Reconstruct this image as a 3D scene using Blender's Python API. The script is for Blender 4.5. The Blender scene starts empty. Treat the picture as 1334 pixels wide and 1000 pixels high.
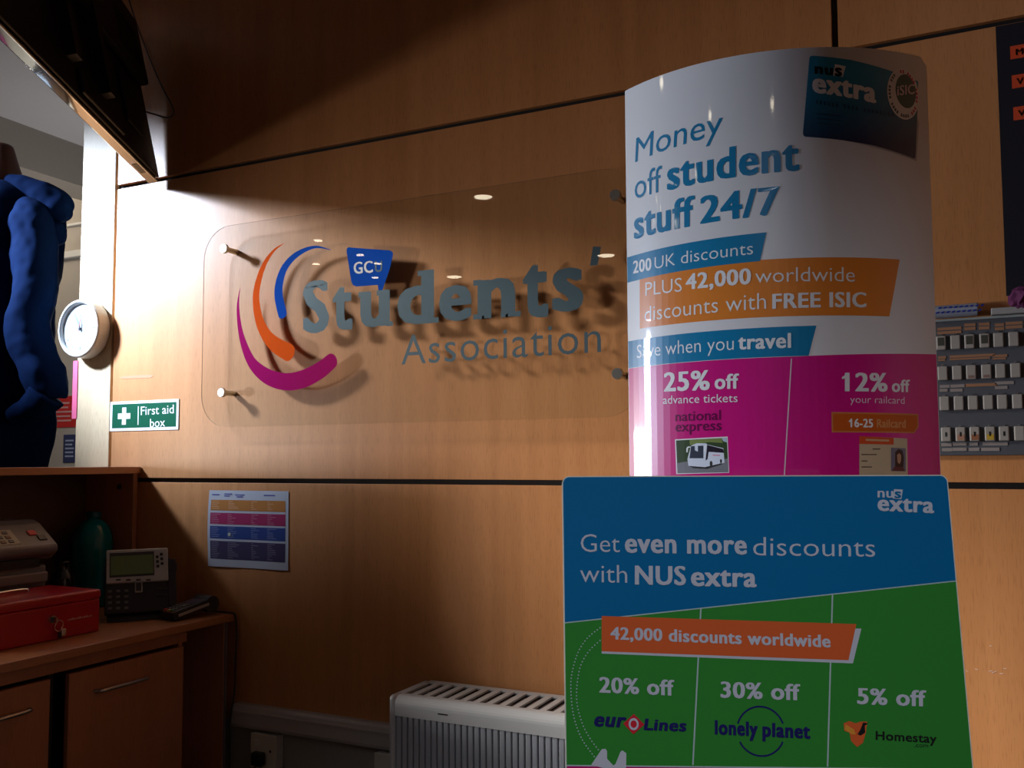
import bpy, bmesh, math, random
from mathutils import Vector, Matrix
random.seed(7)
SC = bpy.context.scene
COL = SC.collection
PI = math.pi

# ------------------------------------------------------------------ camera
FPX, PX, PY = 1170.0, 667.0, 525.0
CAM = Vector((0, -2.77, 1.30))
def _basis():
    A = .004; yh = 611 - A * 2477
    v = Vector(((-1810 - PX) / FPX, (611 - PY) / FPX, 1)).normalized()
    p2 = Vector(((1000 - PX) / FPX, (yh - A * (1000 - PX) - PY) / FPX, 1))
    n = p2.cross(v).normalized()
    if n.y < 0: n = -n
    X = -v; Z = -n; Y = Z.cross(X)
    return Matrix((X, Y, Z))
RM = _basis()
cam_data = bpy.data.cameras.new('camera')
cam = bpy.data.objects.new('camera', cam_data); COL.objects.link(cam)
_r = RM @ Vector((1, 0, 0)); _u = RM @ Vector((0, -1, 0)); _b = RM @ Vector((0, 0, -1))
cam.matrix_world = Matrix(((_r.x, _u.x, _b.x, CAM.x), (_r.y, _u.y, _b.y, CAM.y), (_r.z, _u.z, _b.z, CAM.z), (0, 0, 0, 1)))
cam_data.sensor_width = 36; cam_data.sensor_fit = 'HORIZONTAL'
cam_data.lens = FPX / 1334 * 36
cam_data.shift_y = (PY - 500) / 1334
cam_data.clip_start = .05
SC.camera = cam
def ray(px, py):
    return RM @ Vector(((px - PX) / FPX, (py - PY) / FPX, 1))
def hit(px, py, axis, val):
    d = ray(px, py); t = (val - CAM[axis]) / d[axis]
    return CAM + d * t
def at(px, py, depth):
    return CAM + ray(px, py) * depth

# ------------------------------------------------------------------ world, exposure, big lights
w = bpy.data.worlds.new('world'); SC.world = w; w.use_nodes = True
w.node_tree.nodes['Background'].inputs[0].default_value = (.75, .88, 1, 1)
w.node_tree.nodes['Background'].inputs[1].default_value = .6
SC.view_settings.view_transform = 'Standard'; SC.view_settings.look = 'None'
SC.view_settings.exposure = 0; SC.view_settings.gamma = 1
SC.view_settings.use_curve_mapping = False
CEIL = 3.4
def area_light(name, loc, target, sx, sy, power, col, spread=180):
    l = bpy.data.lights.new(name, 'AREA'); l.shape = 'RECTANGLE'; l.size = sx; l.size_y = sy
    l.energy = power; l.color = col; l.spread = math.radians(spread)
    o = bpy.data.objects.new(name, l); COL.objects.link(o); o.location = loc
    o.rotation_euler = (Vector(target) - Vector(loc)).to_track_quat('-Z', 'Y').to_euler()
    return o
# daylight through the roof light and through the tall window of the left wall
area_light('roof_daylight', (-5.05, -1.75, 3.36), (-3.3, 0, 2.05), .42, .38, 16, (.78, .95, 1.22), 27)
area_light('roof_daylight_wide', (-4.95, -1.75, 3.36), (-1.0, 0, 1.78), .5, .5, 6, (1, .94, .88), 30)
area_light('roof_daylight_far', (-4.95, -1.75, 3.36), (.8, 0, .05), .5, .5, 5.5, (1, .93, .84), 17)
area_light('window_daylight', (-5.74, -3.0, 1.32), (1.0, 0, 1.0), .5, .4, 12, (1, .93, .86), 56)
area_light('window_daylight_rear', (-7.93, -4.95, 1.85), (-.4, -1.4, 1.5), .42, 1.6, 9, (.72, .88, 1.15), 36)
def spot(name, loc, target, power, col, deg, blend=1.0, r=.08):
    l = bpy.data.lights.new(name, 'SPOT'); l.energy = power; l.color = col; l.spot_size = math.radians(deg); l.spot_blend = blend; l.shadow_soft_size = r
    o = bpy.data.objects.new(name, l); COL.objects.link(o); o.location = loc
    o.rotation_euler = (Vector(target) - Vector(loc)).to_track_quat('-Z', 'Y').to_euler(); return o
spot('board_fill_spot', (.25, -4.1, CEIL - .2), (-.15, -1.8, .35), 150, (.97, .97, 1.03), 49)  # added fill from behind the camera to brighten the board, no fixture there

# ------------------------------------------------------------------ materials
def mat(name, col, rough=.5, metal=0, coat=0, noise=0, nscale=40, bump=0, spec=.5, trans=0, alpha=1):
    m = bpy.data.materials.new(name); m.use_nodes = True
    nt = m.node_tree; b = nt.nodes['Principled BSDF']
    c = (*col, 1)
    b.inputs['Base Color'].default_value = c
    b.inputs['Roughness'].default_value = rough; b.inputs['Metallic'].default_value = metal
    b.inputs['Coat Weight'].default_value = coat; b.inputs['Coat Roughness'].default_value = .08
    b.inputs['Specular IOR Level'].default_value = spec
    b.inputs['Transmission Weight'].default_value = trans
    b.inputs['Alpha'].default_value = alpha
    if noise or bump:
        tc = nt.nodes.new('ShaderNodeTexCoord'); n = nt.nodes.new('ShaderNodeTexNoise')
        n.inputs['Scale'].default_value = nscale; n.inputs['Detail'].default_value = 4
        nt.links.new(tc.outputs['Object'], n.inputs['Vector'])
        if noise:
            mx = nt.nodes.new('ShaderNodeMix'); mx.data_type = 'RGBA'
            mx.inputs[6].default_value = (*[x * (1 - noise) for x in col], 1)
            mx.inputs[7].default_value = (*[min(1, x * (1 + noise)) for x in col], 1)
            nt.links.new(n.outputs['Fac'], mx.inputs[0]); nt.links.new(mx.outputs[2], b.inputs['Base Color'])
        if bump:
            bp = nt.nodes.new('ShaderNodeBump'); bp.inputs['Strength'].default_value = bump; bp.inputs['Distance'].default_value = .002
            nt.links.new(n.outputs['Fac'], bp.inputs['Height']); nt.links.new(bp.outputs[0], b.inputs['Normal'])
    return m
def wood(name, c1, c2, axis='z', rough=.38, coat=.0):
    m = bpy.data.materials.new(name); m.use_nodes = True
    nt = m.node_tree; b = nt.nodes['Principled BSDF']; L = nt.links.new
    tc = nt.nodes.new('ShaderNodeTexCoord')
    mp = nt.nodes.new('ShaderNodeMapping'); mp.inputs['Scale'].default_value = {'z': (9, 9, .55), 'y': (9, .55, 9), 'x': (.55, 9, 9)}[axis]
    L(tc.outputs['Object'], mp.inputs[0])
    n = nt.nodes.new('ShaderNodeTexNoise'); n.inputs['Scale'].default_value = 1.6; n.inputs['Detail'].default_value = 6; n.inputs['Distortion'].default_value = .5
    L(mp.outputs[0], n.inputs['Vector'])
    mp2 = nt.nodes.new('ShaderNodeMapping'); mp2.inputs['Scale'].default_value = {'z': (260, 260, 22), 'y': (260, 22, 260), 'x': (22, 260, 260)}[axis]
    L(tc.outputs['Object'], mp2.inputs[0])
    n2 = nt.nodes.new('ShaderNodeTexNoise'); n2.inputs['Scale'].default_value = 1; n2.inputs['Detail'].default_value = 3
    L(mp2.outputs[0], n2.inputs['Vector'])
    cr = nt.nodes.new('ShaderNodeValToRGB')
    cr.color_ramp.elements[0].position = .3; cr.color_ramp.elements[0].color = (*c1, 1)
    cr.color_ramp.elements[1].position = .7; cr.color_ramp.elements[1].color = (*c2, 1)
    L(n.outputs['Fac'], cr.inputs[0])
    rr = nt.nodes.new('ShaderNodeValToRGB')
    rr.color_ramp.elements[0].position = .32; rr.color_ramp.elements[0].color = (.72, .66, .6, 1)
    rr.color_ramp.elements[1].position = .48; rr.color_ramp.elements[1].color = (1, 1, 1, 1)
    L(n2.outputs['Fac'], rr.inputs[0])
    mx = nt.nodes.new('ShaderNodeMix'); mx.data_type = 'RGBA'; mx.blend_type = 'MULTIPLY'; mx.inputs[0].default_value = .55
    L(cr.outputs[0], mx.inputs[6]); L(rr.outputs[0], mx.inputs[7]); L(mx.outputs[2], b.inputs['Base Color'])
    b.inputs['Roughness'].default_value = rough; b.inputs['Coat Weight'].default_value = coat; b.inputs['Coat Roughness'].default_value = .2
    return m
def emis(name, col, s):
    m = bpy.data.materials.new(name); m.use_nodes = True; b = m.node_tree.nodes['Principled BSDF']
    b.inputs['Base Color'].default_value = (*col, 1); b.inputs['Emission Color'].default_value = (*col, 1); b.inputs['Emission Strength'].default_value = s
    return m
M = {}
M['beech'] = wood('beech_panel', (.50, .215, .078), (.60, .27, .105))
M['maple'] = wood('pale_post_wood', (.66, .50, .31), (.74, .58, .38), rough=.45)
M['desk'] = wood('desk_wood', (.40, .17, .075), (.47, .205, .09), 'y', rough=.3)
M['desk_v'] = wood('desk_wood_upright', (.44, .19, .10), (.52, .23, .12), 'z', rough=.4)
M['gap'] = mat('dark_joint', (.006, .005, .006), .7)
M['paint'] = mat('grey_wall_paint', (.34, .34, .33), .6, noise=.04)
M['wallpaint'] = mat('cream_wall_paint', (.42, .38, .33), .7, noise=.04)
M['ceil'] = mat('ceiling_paint', (.72, .70, .69), .8, noise=.03)
M['carpet'] = mat('floor_carpet', (.045, .05, .06), .95, noise=.3, nscale=300)
M['trunk'] = mat('trunking_plastic', (.44, .43, .43), .35)
M['white_pl'] = mat('white_plastic', (.62, .62, .60), .35)
M['heater'] = mat('heater_enamel', (.46, .48, .50), .35, bump=.05, nscale=400)
M['heater_slat'] = mat('heater_slat_enamel', (.33, .36, .41), .4)
M['black'] = mat('black_plastic', (.012, .012, .014), .4)
M['gloss_black'] = mat('gloss_black', (.006, .006, .008), .04, coat=1, spec=1)
M['tvb'] = mat('tv_back_plastic', (.008, .008, .009), .5, spec=.2)
M['dark_grey'] = mat('dark_grey_plastic', (.03, .032, .036), .45)
M['steel'] = mat('brushed_steel', (.55, .57, .58), .28, metal=1, noise=.05, nscale=200)
M['chrome'] = mat('chrome', (.7, .7, .72), .12, metal=1)
M['silver'] = mat('silver_plastic', (.42, .43, .43), .35, metal=.3)
M['navy_f'] = mat('hoodie_fabric', (.0008, .008, .038), .9, spec=.05, noise=.2, nscale=30, bump=.4)
M['brown'] = mat('mannequin_neck', (.07, .02, .012), .5)
M['redbox'] = mat('red_enamel', (.44, .008, .02), .28, coat=.3)
M['red'] = mat('red_print', (.5, .02, .02), .5)
M['pinkp'] = mat('pink_card', (.75, .12, .25), .5)
M['greyprint'] = mat('printer_plastic', (.17, .16, .17), .45)
M['printer_dk'] = mat('printer_dark_plastic', (.07, .075, .09), .5)
M['lcd'] = mat('lcd_green', (.12, .19, .07), .25)
M['key'] = mat('grey_keys', (.12, .12, .125), .5)
M['green'] = mat('safety_green', (.0, .095, .045), .6, spec=.1)
M['wht'] = mat('sign_white', (.80, .82, .84), .35)
M['sheet'] = mat('paper_white', (.46, .47, .52), .45)
M['tape'] = mat('tape_residue', (.52, .24, .11), .6)
M['scuff'] = mat('scuff_mark', (.68, .48, .36), .6)
# glossy prints
def ink(name, c, rough=.3, coat=.0): return mat(name, c, rough, coat=coat)
T = dict(white=ink('totem_white', (.74, .76, .80), .35, .0),
         blue=ink('totem_blue', (.0, .20, .42), .3, .0), pink=ink('totem_magenta', (.60, .004, .22), .3, .0),
         orange=ink('totem_orange', (.74, .23, .03), .3, .0), lett=ink('totem_lettering_white', (.80, .82, .86), .3, .0),
         plum=ink('totem_plum', (.13, .0, .07), .3, .0), divider=ink('totem_divider', (.7, .6, .68), .3, .0))
for m_ in T.values():
    b_ = m_.node_tree.nodes['Principled BSDF']
    b_.inputs['Coat Weight'].default_value = 1.0; b_.inputs['Coat Roughness'].default_value = .05
B = dict(blue=ink('board_blue', (.0, .14, .36), .6), green=ink('board_green', (.03, .24, .035), .6),
         orange=ink('board_orange', (.62, .115, .03), .6), white=ink('board_white', (.50, .55, .66), .6),
         navy=ink('board_navy', (.012, .012, .12), .6), red=ink('board_red', (.55, .02, .04), .6),
         black=ink('board_black', (.01, .012, .012), .6), pink=ink('board_magenta', (.5, .006, .17), .6),
         edge=ink('board_edge', (.62, .66, .60), .6), orange2=ink('board_amber', (.65, .28, .04), .6),
         line=ink('board_line', (.38, .52, .55), .6))
def acrylic():
    m = bpy.data.materials.new('clear_acrylic'); m.use_nodes = True; nt = m.node_tree; nt.nodes.clear(); L = nt.links.new
    o = nt.nodes.new('ShaderNodeOutputMaterial'); mx = nt.nodes.new('ShaderNodeMixShader')
    tr = nt.nodes.new('ShaderNodeBsdfTransparent'); tr.inputs[0].default_value = (.975, .985, .98, 1)
    gl = nt.nodes.new('ShaderNodeBsdfGlossy'); gl.inputs['Roughness'].default_value = .0
    fr = nt.nodes.new('ShaderNodeFresnel'); fr.inputs[0].default_value = 1.6
    ge = nt.nodes.new('ShaderNodeNewGeometry'); s = nt.nodes.new('ShaderNodeMath'); s.operation = 'SUBTRACT'; s.inputs[0].default_value = 1
    L(ge.outputs['Backfacing'], s.inputs[1]); mu = nt.nodes.new('ShaderNodeMath'); mu.operation = 'MULTIPLY'
    L(fr.outputs[0], mu.inputs[0]); L(s.outputs[0], mu.inputs[1]); L(mu.outputs[0], mx.inputs[0])
    L(tr.outputs[0], mx.inputs[1]); L(gl.outputs[0], mx.inputs[2]); L(mx.outputs[0], o.inputs[0])
    return m
M['acrylic'] = acrylic()
M['acr_edge'] = mat('acrylic_cut_edge', (.35, .33, .30), .2, alpha=.6)

# ------------------------------------------------------------------ object helpers
def link(o, parent=None):
    COL.objects.link(o)
    if parent is not None:
        o.parent = parent; o.matrix_parent_inverse = Matrix.Translation(-parent.location) if parent.type == 'EMPTY' else Matrix.Identity(4)
    return o
def obj(name, bm, m, parent=None, smooth=False, bevel=0, local=False, sub=0):
    me = bpy.data.meshes.new(name); bmesh.ops.recalc_face_normals(bm, faces=bm.faces) if not local == 'keep' else None
    bm.to_mesh(me); bm.free()
    for x in (m if isinstance(m, (list, tuple)) else [m]): me.materials.append(x)
    if smooth:
        for p in me.polygons: p.use_smooth = True
    o = bpy.data.objects.new(name, me); link(o, parent)
    if bevel:
        b = o.modifiers.new('bevel', 'BEVEL'); b.width = bevel; b.segments = 3; b.limit_method = 'ANGLE'; b.angle_limit = .6
    if sub:
        s = o.modifiers.new('sub', 'SUBSURF'); s.levels = sub; s.render_levels = sub
    return o
def tag(o, label=None, cat=None, group=None, kind=None):
    if label: o['label'] = label
    if cat: o['category'] = cat
    if group: o['group'] = group
    if kind: o['kind'] = kind
    return o
def thing(name, label, cat, loc=(0, 0, 0), group=None):
    o = bpy.data.objects.new(name, None); COL.objects.link(o); o.location = loc; o.empty_display_size = .05
    return tag(o, label, cat, group)
def struct(name, bm, m, **k):
    o = obj(name, bm, m, **k); o['kind'] = 'structure'; return o
def bx(bm, lo, hi, mtx=None):
    vs = [bm.verts.new((x, y, z)) for x in (lo[0], hi[0]) for y in (lo[1], hi[1]) for z in (lo[2], hi[2])]
    for f in ((0, 1, 3, 2), (4, 6, 7, 5), (0, 4, 5, 1), (2, 3, 7, 6), (0, 2, 6, 4), (1, 5, 7, 3)):
        bm.faces.new([vs[i] for i in f])
    if mtx is not None:
        for v in vs: v.co = mtx @ v.co
    return bm
def box(lo, hi, mtx=None): return bx(bmesh.new(), lo, hi, mtx)
def cyl(bm, p0, p1, r0, r1=None, seg=20, caps=True):
    p0, p1 = Vector(p0), Vector(p1); r1 = r0 if r1 is None else r1
    d = (p1 - p0).normalized(); a = d.orthogonal().normalized(); b = d.cross(a)
    A = [bm.verts.new(p0 + (a * math.cos(2 * PI * i / seg) + b * math.sin(2 * PI * i / seg)) * r0) for i in range(seg)]
    Bv = [bm.verts.new(p1 + (a * math.cos(2 * PI * i / seg) + b * math.sin(2 * PI * i / seg)) * r1) for i in range(seg)]
    for i in range(seg):
        j = (i + 1) % seg; bm.faces.new((A[i], A[j], Bv[j], Bv[i]))
    if caps: bm.faces.new(A[::-1]); bm.faces.new(Bv)
    return bm
def tube(bm, pts, r, seg=8, caps=True):
    """smooth tube through points; r number or list; rounded ends when r is a list ending small"""
    pts = [Vector(p) for p in pts]; n = len(pts)
    rs = r if isinstance(r, (list, tuple)) else [r] * n
    rings = []; a = None
    for i, p in enumerate(pts):
        d = (pts[min(i + 1, n - 1)] - pts[max(i - 1, 0)]).normalized()
        if a is None: a = d.orthogonal().normalized()
        a = (a - d * a.dot(d)).normalized(); b = d.cross(a)
        rings.append([bm.verts.new(p + (a * math.cos(2 * PI * k / seg) + b * math.sin(2 * PI * k / seg)) * rs[i]) for k in range(seg)])
    for i in range(n - 1):
        for k in range(seg):
            j = (k + 1) % seg; bm.faces.new((rings[i][k], rings[i][j], rings[i + 1][j], rings[i + 1][k]))
    if caps: bm.faces.new(rings[0][::-1]); bm.faces.new(rings[-1])
    return bm
def spline(pts, n=6):
    P = [Vector(p) for p in pts]; out = []
    for i in range(len(P) - 1):
        p0 = P[max(i - 1, 0)]; p1 = P[i]; p2 = P[i + 1]; p3 = P[min(i + 2, len(P) - 1)]
        for k in range(n):
            t = k / n
            out.append(.5 * ((2 * p1) + (p2 - p0) * t + (2 * p0 - 5 * p1 + 4 * p2 - p3) * t * t + (3 * p1 - p0 - 3 * p2 + p3) * t ** 3))
    out.append(P[-1]); return out
def lathe(bm, prof, c=(0, 0, 0), seg=32, axis='z'):
    rings = []
    for r, h in prof:
        ring = []
        for k in range(seg):
            a = 2 * PI * k / seg; x, y = max(r, 1e-5) * math.cos(a), max(r, 1e-5) * math.sin(a)
            co = (x, y, h) if axis == 'z' else (x, h, y)
            ring.append(bm.verts.new(Vector(co) + Vector(c)))
        rings.append(ring)
    for i in range(len(rings) - 1):
        for k in range(seg):
            j = (k + 1) % seg; bm.faces.new((rings[i][k], rings[i][j], rings[i + 1][j], rings[i + 1][k]))
    bm.faces.new(rings[0][::-1]); bm.faces.new(rings[-1])
    return bm
def frame_mtx(o, ex, ey, ez):
    return Matrix(((ex[0], ey[0], ez[0], o[0]), (ex[1], ey[1], ez[1], o[1]), (ex[2], ey[2], ez[2], o[2]), (0, 0, 0, 1)))

# ------------------------------------------------------------------ printed surfaces (flat and curved)
class Flat:
    def __init__(s, o, ex, ey):
        s.o = Vector(o); s.ex = Vector(ex).normalized(); s.ey = Vector(ey).normalized(); s.n = s.ex.cross(s.ey)
    def inv(s, px, py):
        d = ray(px, py); t = (s.o - CAM).dot(s.n) / d.dot(s.n); q = CAM + d * t - s.o
        return q.dot(s.ex), q.dot(s.ey)
    def pt(s, a, b, l=0): return s.o + s.ex * a + s.ey * b + s.n * l
    step = None
class Arc:
    """vertical cylinder wall, s is arc length from its left edge, t is height z"""
    def __init__(s, L, R, sag):
        L = Vector(L); R = Vector(R); c = (R - L).length; s.r = (c * c / 4 + sag * sag) / (2 * sag)
        mid = (L + R) / 2; d = (R - L).normalized(); back = Vector((-d.y, d.x))   # away from the viewer
        s.c = mid + back * (s.r - sag)
        s.a0 = math.atan2(L.y - s.c.y, L.x - s.c.x); a1 = math.atan2(R.y - s.c.y, R.x - s.c.x)
        s.da = (a1 - s.a0) % (2 * PI); s.len = s.r * s.da
    def inv(s, px, py):
        d = ray(px, py); dx, dy = d.x, d.y; ox, oy = CAM.x - s.c.x, CAM.y - s.c.y
        a = dx * dx + dy * dy; b = 2 * (ox * dx + oy * dy); c = ox * ox + oy * oy - s.r ** 2
        D = max(b * b - 4 * a * c, 0); t = (-b - math.sqrt(D)) / (2 * a); P = CAM + d * t
        an = (math.atan2(P.y - s.c.y, P.x - s.c.x) - s.a0 + PI) % (2 * PI) - PI
        return an * s.r, P.z
    def pt(s, a, b, l=0):
        an = s.a0 + a / s.r; return Vector((s.c.x + (s.r + l) * math.cos(an), s.c.y + (s.r + l) * math.sin(an), b))
    step = .012
def to_surf(bm, surf, lift):
    if surf.step:
        xs = [v.co.x for v in bm.verts]; k = math.floor(min(xs) / surf.step) + 1
        while k * surf.step < max(xs):
            bmesh.ops.bisect_plane(bm, geom=bm.verts[:] + bm.edges[:] + bm.faces[:], plane_co=(k * surf.step, 0, 0), plane_no=(1, 0, 0)); k += 1
    for v in bm.verts: v.co = surf.pt(v.co.x, v.co.y, lift * LIFT)
LIFT = .3
def fix_dir(bm):
    bm.normal_update()
    for f in bm.faces:
        if f.normal.z < 0: f.normal_flip()
def polyst(surf, name, pts, m, lift, parent, label=None):
    bm = bmesh.new(); f = bm.faces.new([bm.verts.new((a, b, 0)) for a, b in pts])
    f.normal_update(); bmesh.ops.triangulate(bm, faces=[f]); fix_dir(bm); to_surf(bm, surf, lift)
    o = obj(name, bm, m, parent, local='keep')
    if label: o['label'] = label
    return o
def poly(surf, name, pts, m, lift, parent, label=None):
    return polyst(surf, name, [surf.inv(*p) for p in pts], m, lift, parent, label)
def line(surf, name, p0, p1, wd, m, lift, parent):
    a = Vector(surf.inv(*p0)); b = Vector(surf.inv(*p1)); d = (b - a).normalized(); n = Vector((-d.y, d.x)) * wd / 2
    return polyst(surf, name, [a + n, b + n, b - n, a - n], m, lift, parent)
def ellipse(surf, name, c, rx, ry, m, lift, parent, inner=None, seg=40, a0=0, a1=360, label=None):
    """circle/ring (metres) in surface coordinates about centre given in pixels"""
    c = Vector(surf.inv(*c)); bm = bmesh.new(); full = (a1 - a0) >= 360
    A = [math.radians(a0 + (a1 - a0) * i / seg) for i in range(seg + (0 if full else 1))]
    o_ = [bm.verts.new((c.x + rx * math.cos(a), c.y + ry * math.sin(a), 0)) for a in A]
    if inner:
        i_ = [bm.verts.new((c.x + rx * inner * math.cos(a), c.y + ry * inner * math.sin(a), 0)) for a in A]
        for k in range(len(A) - (0 if full else 1)):
            j = (k + 1) % len(A); bm.faces.new((o_[k], o_[j], i_[j], i_[k]))
    else: bm.faces.new(o_)
    fix_dir(bm); to_surf(bm, surf, lift); o = obj(name, bm, m, parent, local='keep')
    if label: o['label'] = label
    return o
_gc = {}
def glyphs(s, off, space=1.0):
    k = (s, off, space)
    if k not in _gc:
        cu = bpy.data.curves.new('t', 'FONT'); cu.body = s; cu.size = 1; cu.offset = min(off, 0); cu.space_character = space + max(off, 0) * 2.2; cu.resolution_u = 3; cu.fill_mode = 'FRONT'
        o = bpy.data.objects.new('t', cu); COL.objects.link(o); dg = bpy.context.evaluated_depsgraph_get()
        me = bpy.data.meshes.new_from_object(o.evaluated_get(dg))
        vs = [(v.co.x, v.co.y, 0) for v in me.vertices]; fs = [tuple(p.vertices) for p in me.polygons]
        bpy.data.objects.remove(o); bpy.data.curves.remove(cu); bpy.data.meshes.remove(me)
        if off > 0:       # heavier weight: the same outline overlaid with small shifts
            V, Fc = [], []
            for q_, (dx, dy) in enumerate(((-1, -.35), (-1, .35), (-.33, -.5), (-.33, .5), (.33, -.5), (.33, .5), (1, -.35), (1, .35))):
                n = len(V); V += [(x + dx * off, y + (dy * off if y < .6 else -abs(dy) * off), q_ * 2.5e-5) for x, y, _z in vs]; Fc += [tuple(i + n for i in f) for f in fs]
            vs, fs = V, Fc
        _gc[k] = (vs, fs)
    return _gc[k]
CAPH = max(v[1] for v in glyphs('H', 0)[0])
def text(surf, s, P0, P1, PT, m, lift, parent, off=0.0, name='lettering', space=1.0, box_fit=False, label=None):
    """baseline start, baseline end, top of the capitals above the start: all traced to the printed surface"""
    a = Vector(surf.inv(*P0)); b = Vector(surf.inv(*P1)); c = Vector(surf.inv(*PT))
    vs, fs = glyphs(s, off, space); x0 = min(v[0] for v in vs); x1 = max(v[0] for v in vs)
    y0, y1 = 0, CAPH
    if box_fit: y0 = min(v[1] for v in vs); y1 = max(v[1] for v in vs)
    ex = (b - a) / (x1 - x0); ey = (c - a) / (y1 - y0)
    bm = bmesh.new(); V = [bm.verts.new((*(a + ex * (x - x0) + ey * (y - y0)), zz_)) for x, y, zz_ in vs]
    for f in fs:
        try: bm.faces.new([V[i] for i in f])
        except ValueError: pass
    fix_dir(bm)
    for v in bm.verts: v.co = surf.pt(v.co.x, v.co.y, lift * LIFT + v.co.z)
    o = obj(name, bm, m, parent, local='keep')
    if label: o['label'] = label
    return o
WALL = Flat((0, 0, 0), (1, 0, 0), (0, 0, 1))      # normal -Y, into the room

# ================================================================== THE SETTING
XL, XR, YF, YB = -8.0, 2.4, -7.6, 1.6
# back wall: dark recessed backing with beech panels as pieces
wall = struct('wall_back', box((-3.24, .02, 0), (XR, .14, CEIL)), M['gap'])
Z1, Z2, G = 1.229, 2.512, .009
cols = [(-3.228, -.239 - G), (-.239 + G, XR - .01)]
rows = [(.30, Z1 - G), (Z1 + G, Z2 - G), (Z2 + G, CEIL)]
for c0, c1 in cols:
    for r0, r1 in rows:
        obj('panel', box((c0, 0, r0), (c1, .019, r1)), M['beech'], wall, bevel=.0015)
obj('painted_panel', box((-3.228, .004, .0), (XR - .01, .019, .298)), M['paint'], wall)
# pale post at the end of the panelled wall
post = struct('trim_1', box((-3.452, 0, 0), (-3.243, .16, CEIL)), M['maple'], bevel=.003)
# dado trunking
tr_ = bmesh.new()
prof = [(0, .372), (-.022, .370), (-.034, .362), (-.038, .345), (-.040, .30), (-.036, .288), (0, .286)]
for x in (-2.495, XR - .02):
    pass
va = [tr_.verts.new((-2.498, y, z)) for y, z in prof]; vb = [tr_.verts.new((XR - .02, y, z)) for y, z in prof]
for i in range(len(prof)):
    j = (i + 1) % len(prof); tr_.faces.new((va[i], va[j], vb[j], vb[i]))
tr_.faces.new(va); tr_.faces.new(vb[::-1])
trunk = struct('trim_2', tr_, M['trunk'])
obj('lip', box((-2.498, -.043, .343), (XR - .02, -.034, .349)), M['trunk'], trunk)
# floor, ceiling with roof light opening, other walls
struct('floor', box((XL, YF, -.1), (XR, YB, 0)), M['carpet'])
cb = bmesh.new(); hx0, hx1, hy0, hy1 = -5.6, -4.5, -2.35, -1.15
for lo, hi in (((XL, YF), (hx0, YB)), ((hx1, YF), (XR, YB)), ((hx0, YF), (hx1, hy0)), ((hx0, hy1), (hx1, YB))):
    bx(cb, (*lo, CEIL), (*hi, CEIL + .12))
struct('ceiling', cb, M['ceil'])
# roof window
rw = thing('window_2', None, None, (-5.05, -1.75, CEIL)); rw['kind'] = 'structure'
rb = bmesh.new()
for lo, hi in (((hx0, hy0), (hx0 + .05, hy1)), ((hx1 - .05, hy0), (hx1, hy1)), ((hx0, hy0), (hx1, hy0 + .05)), ((hx0, hy1 - .05), (hx1, hy1))):
    bx(rb, (*lo, CEIL - .01), (*hi, CEIL + .14))
obj('window_frame', rb, M['white_pl'], rw)
struct('wall_right', box((XR, YF, 0), (XR + .1, YB, CEIL)), M['beech'])
# left wall with window opening
wl = bmesh.new(); XW = -5.7; wz0, wz1 = 1.0, 2.7
for lo, hi in (((YF, 0), (-4.5, CEIL)), ((-3.45, 0), (-3.35, CEIL)), ((-2.65, 0), (.55, CEIL)), ((-3.35, 0), (-2.65, 1.05)), ((-3.35, 1.75), (-2.65, CEIL)), ((-4.5, 3.25), (-3.45, CEIL))):
    bx(wl, (XW - .12, lo[0], lo[1]), (XW, hi[0], hi[1]))
bx(wl, (XL, .55, 0), (XW, .67, CEIL)); bx(wl, (XL - .1, YF, 0), (XL, -5.25, CEIL)); bx(wl, (XL - .1, -4.65, 0), (XL, YB, CEIL)); bx(wl, (XL - .1, -5.25, 0), (XL, -4.65, wz0)); bx(wl, (XL - .1, -5.25, wz1), (XL, -4.65, CEIL))
struct('wall_left', wl, M['wallpaint'])
for nm_, wy0, wy1, xw, wz0, wz1 in (('window_1', -3.35, -2.65, XW, 1.05, 1.75), ('window_3', -5.25, -4.65, XL, 1.0, 2.7)):
    wn = thing(nm_, None, None, (xw, (wy0 + wy1) / 2, wz0)); wn['kind'] = 'structure'
    wf = bmesh.new()
    for y in (wy0, wy1 - .05): bx(wf, (xw - .10, y, wz0), (xw - .03, y + .05, wz1))
    for z in (wz0, wz1 - .05): bx(wf, (xw - .10, wy0, z), (xw - .03, wy1, z + .05))
    obj('window_frame', wf, M['white_pl'], wn)
# front wall with a framed door
struct('wall_front', box((XL, YF - .1, 0), (XR, YF, CEIL)), M['wallpaint'])
dr = thing('door_1', None, None, (-4.6, YF, 0)); dr['kind'] = 'structure'
df = bmesh.new()
bx(df, (-5.25, YF, 0), (-5.15, YF + .05, 2.75)); bx(df, (-4.2, YF, 0), (-4.1, YF + .05, 2.75)); bx(df, (-5.25, YF, 2.65), (-4.1, YF + .05, 2.75))
obj('door_frame', df, M['white_pl'], dr); obj('door_leaf', box((-5.14, YF, 0), (-4.21, YF + .03, 2.64)), M['beech'], dr)
# far room beyond the post
far = struct('wall_far', box((XL, YB, 0), (XR, YB + .1, CEIL)), M['wallpaint'])
struct('trim_3', box((XL, YB - .03, 2.985), (-3.6, YB, 3.0)), M['white_pl'])
struct('trim_4', box((XL, YB - .04, 2.755), (-3.6, YB, 2.80)), M['white_pl'])
struct('trim_5', box((-5.35, .14, 3.13), (-5.07, YB, CEIL)), M['wallpaint'])
FAR = Flat((0, YB - .004, 0), (1, 0, 0), (0, 0, 1))

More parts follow.
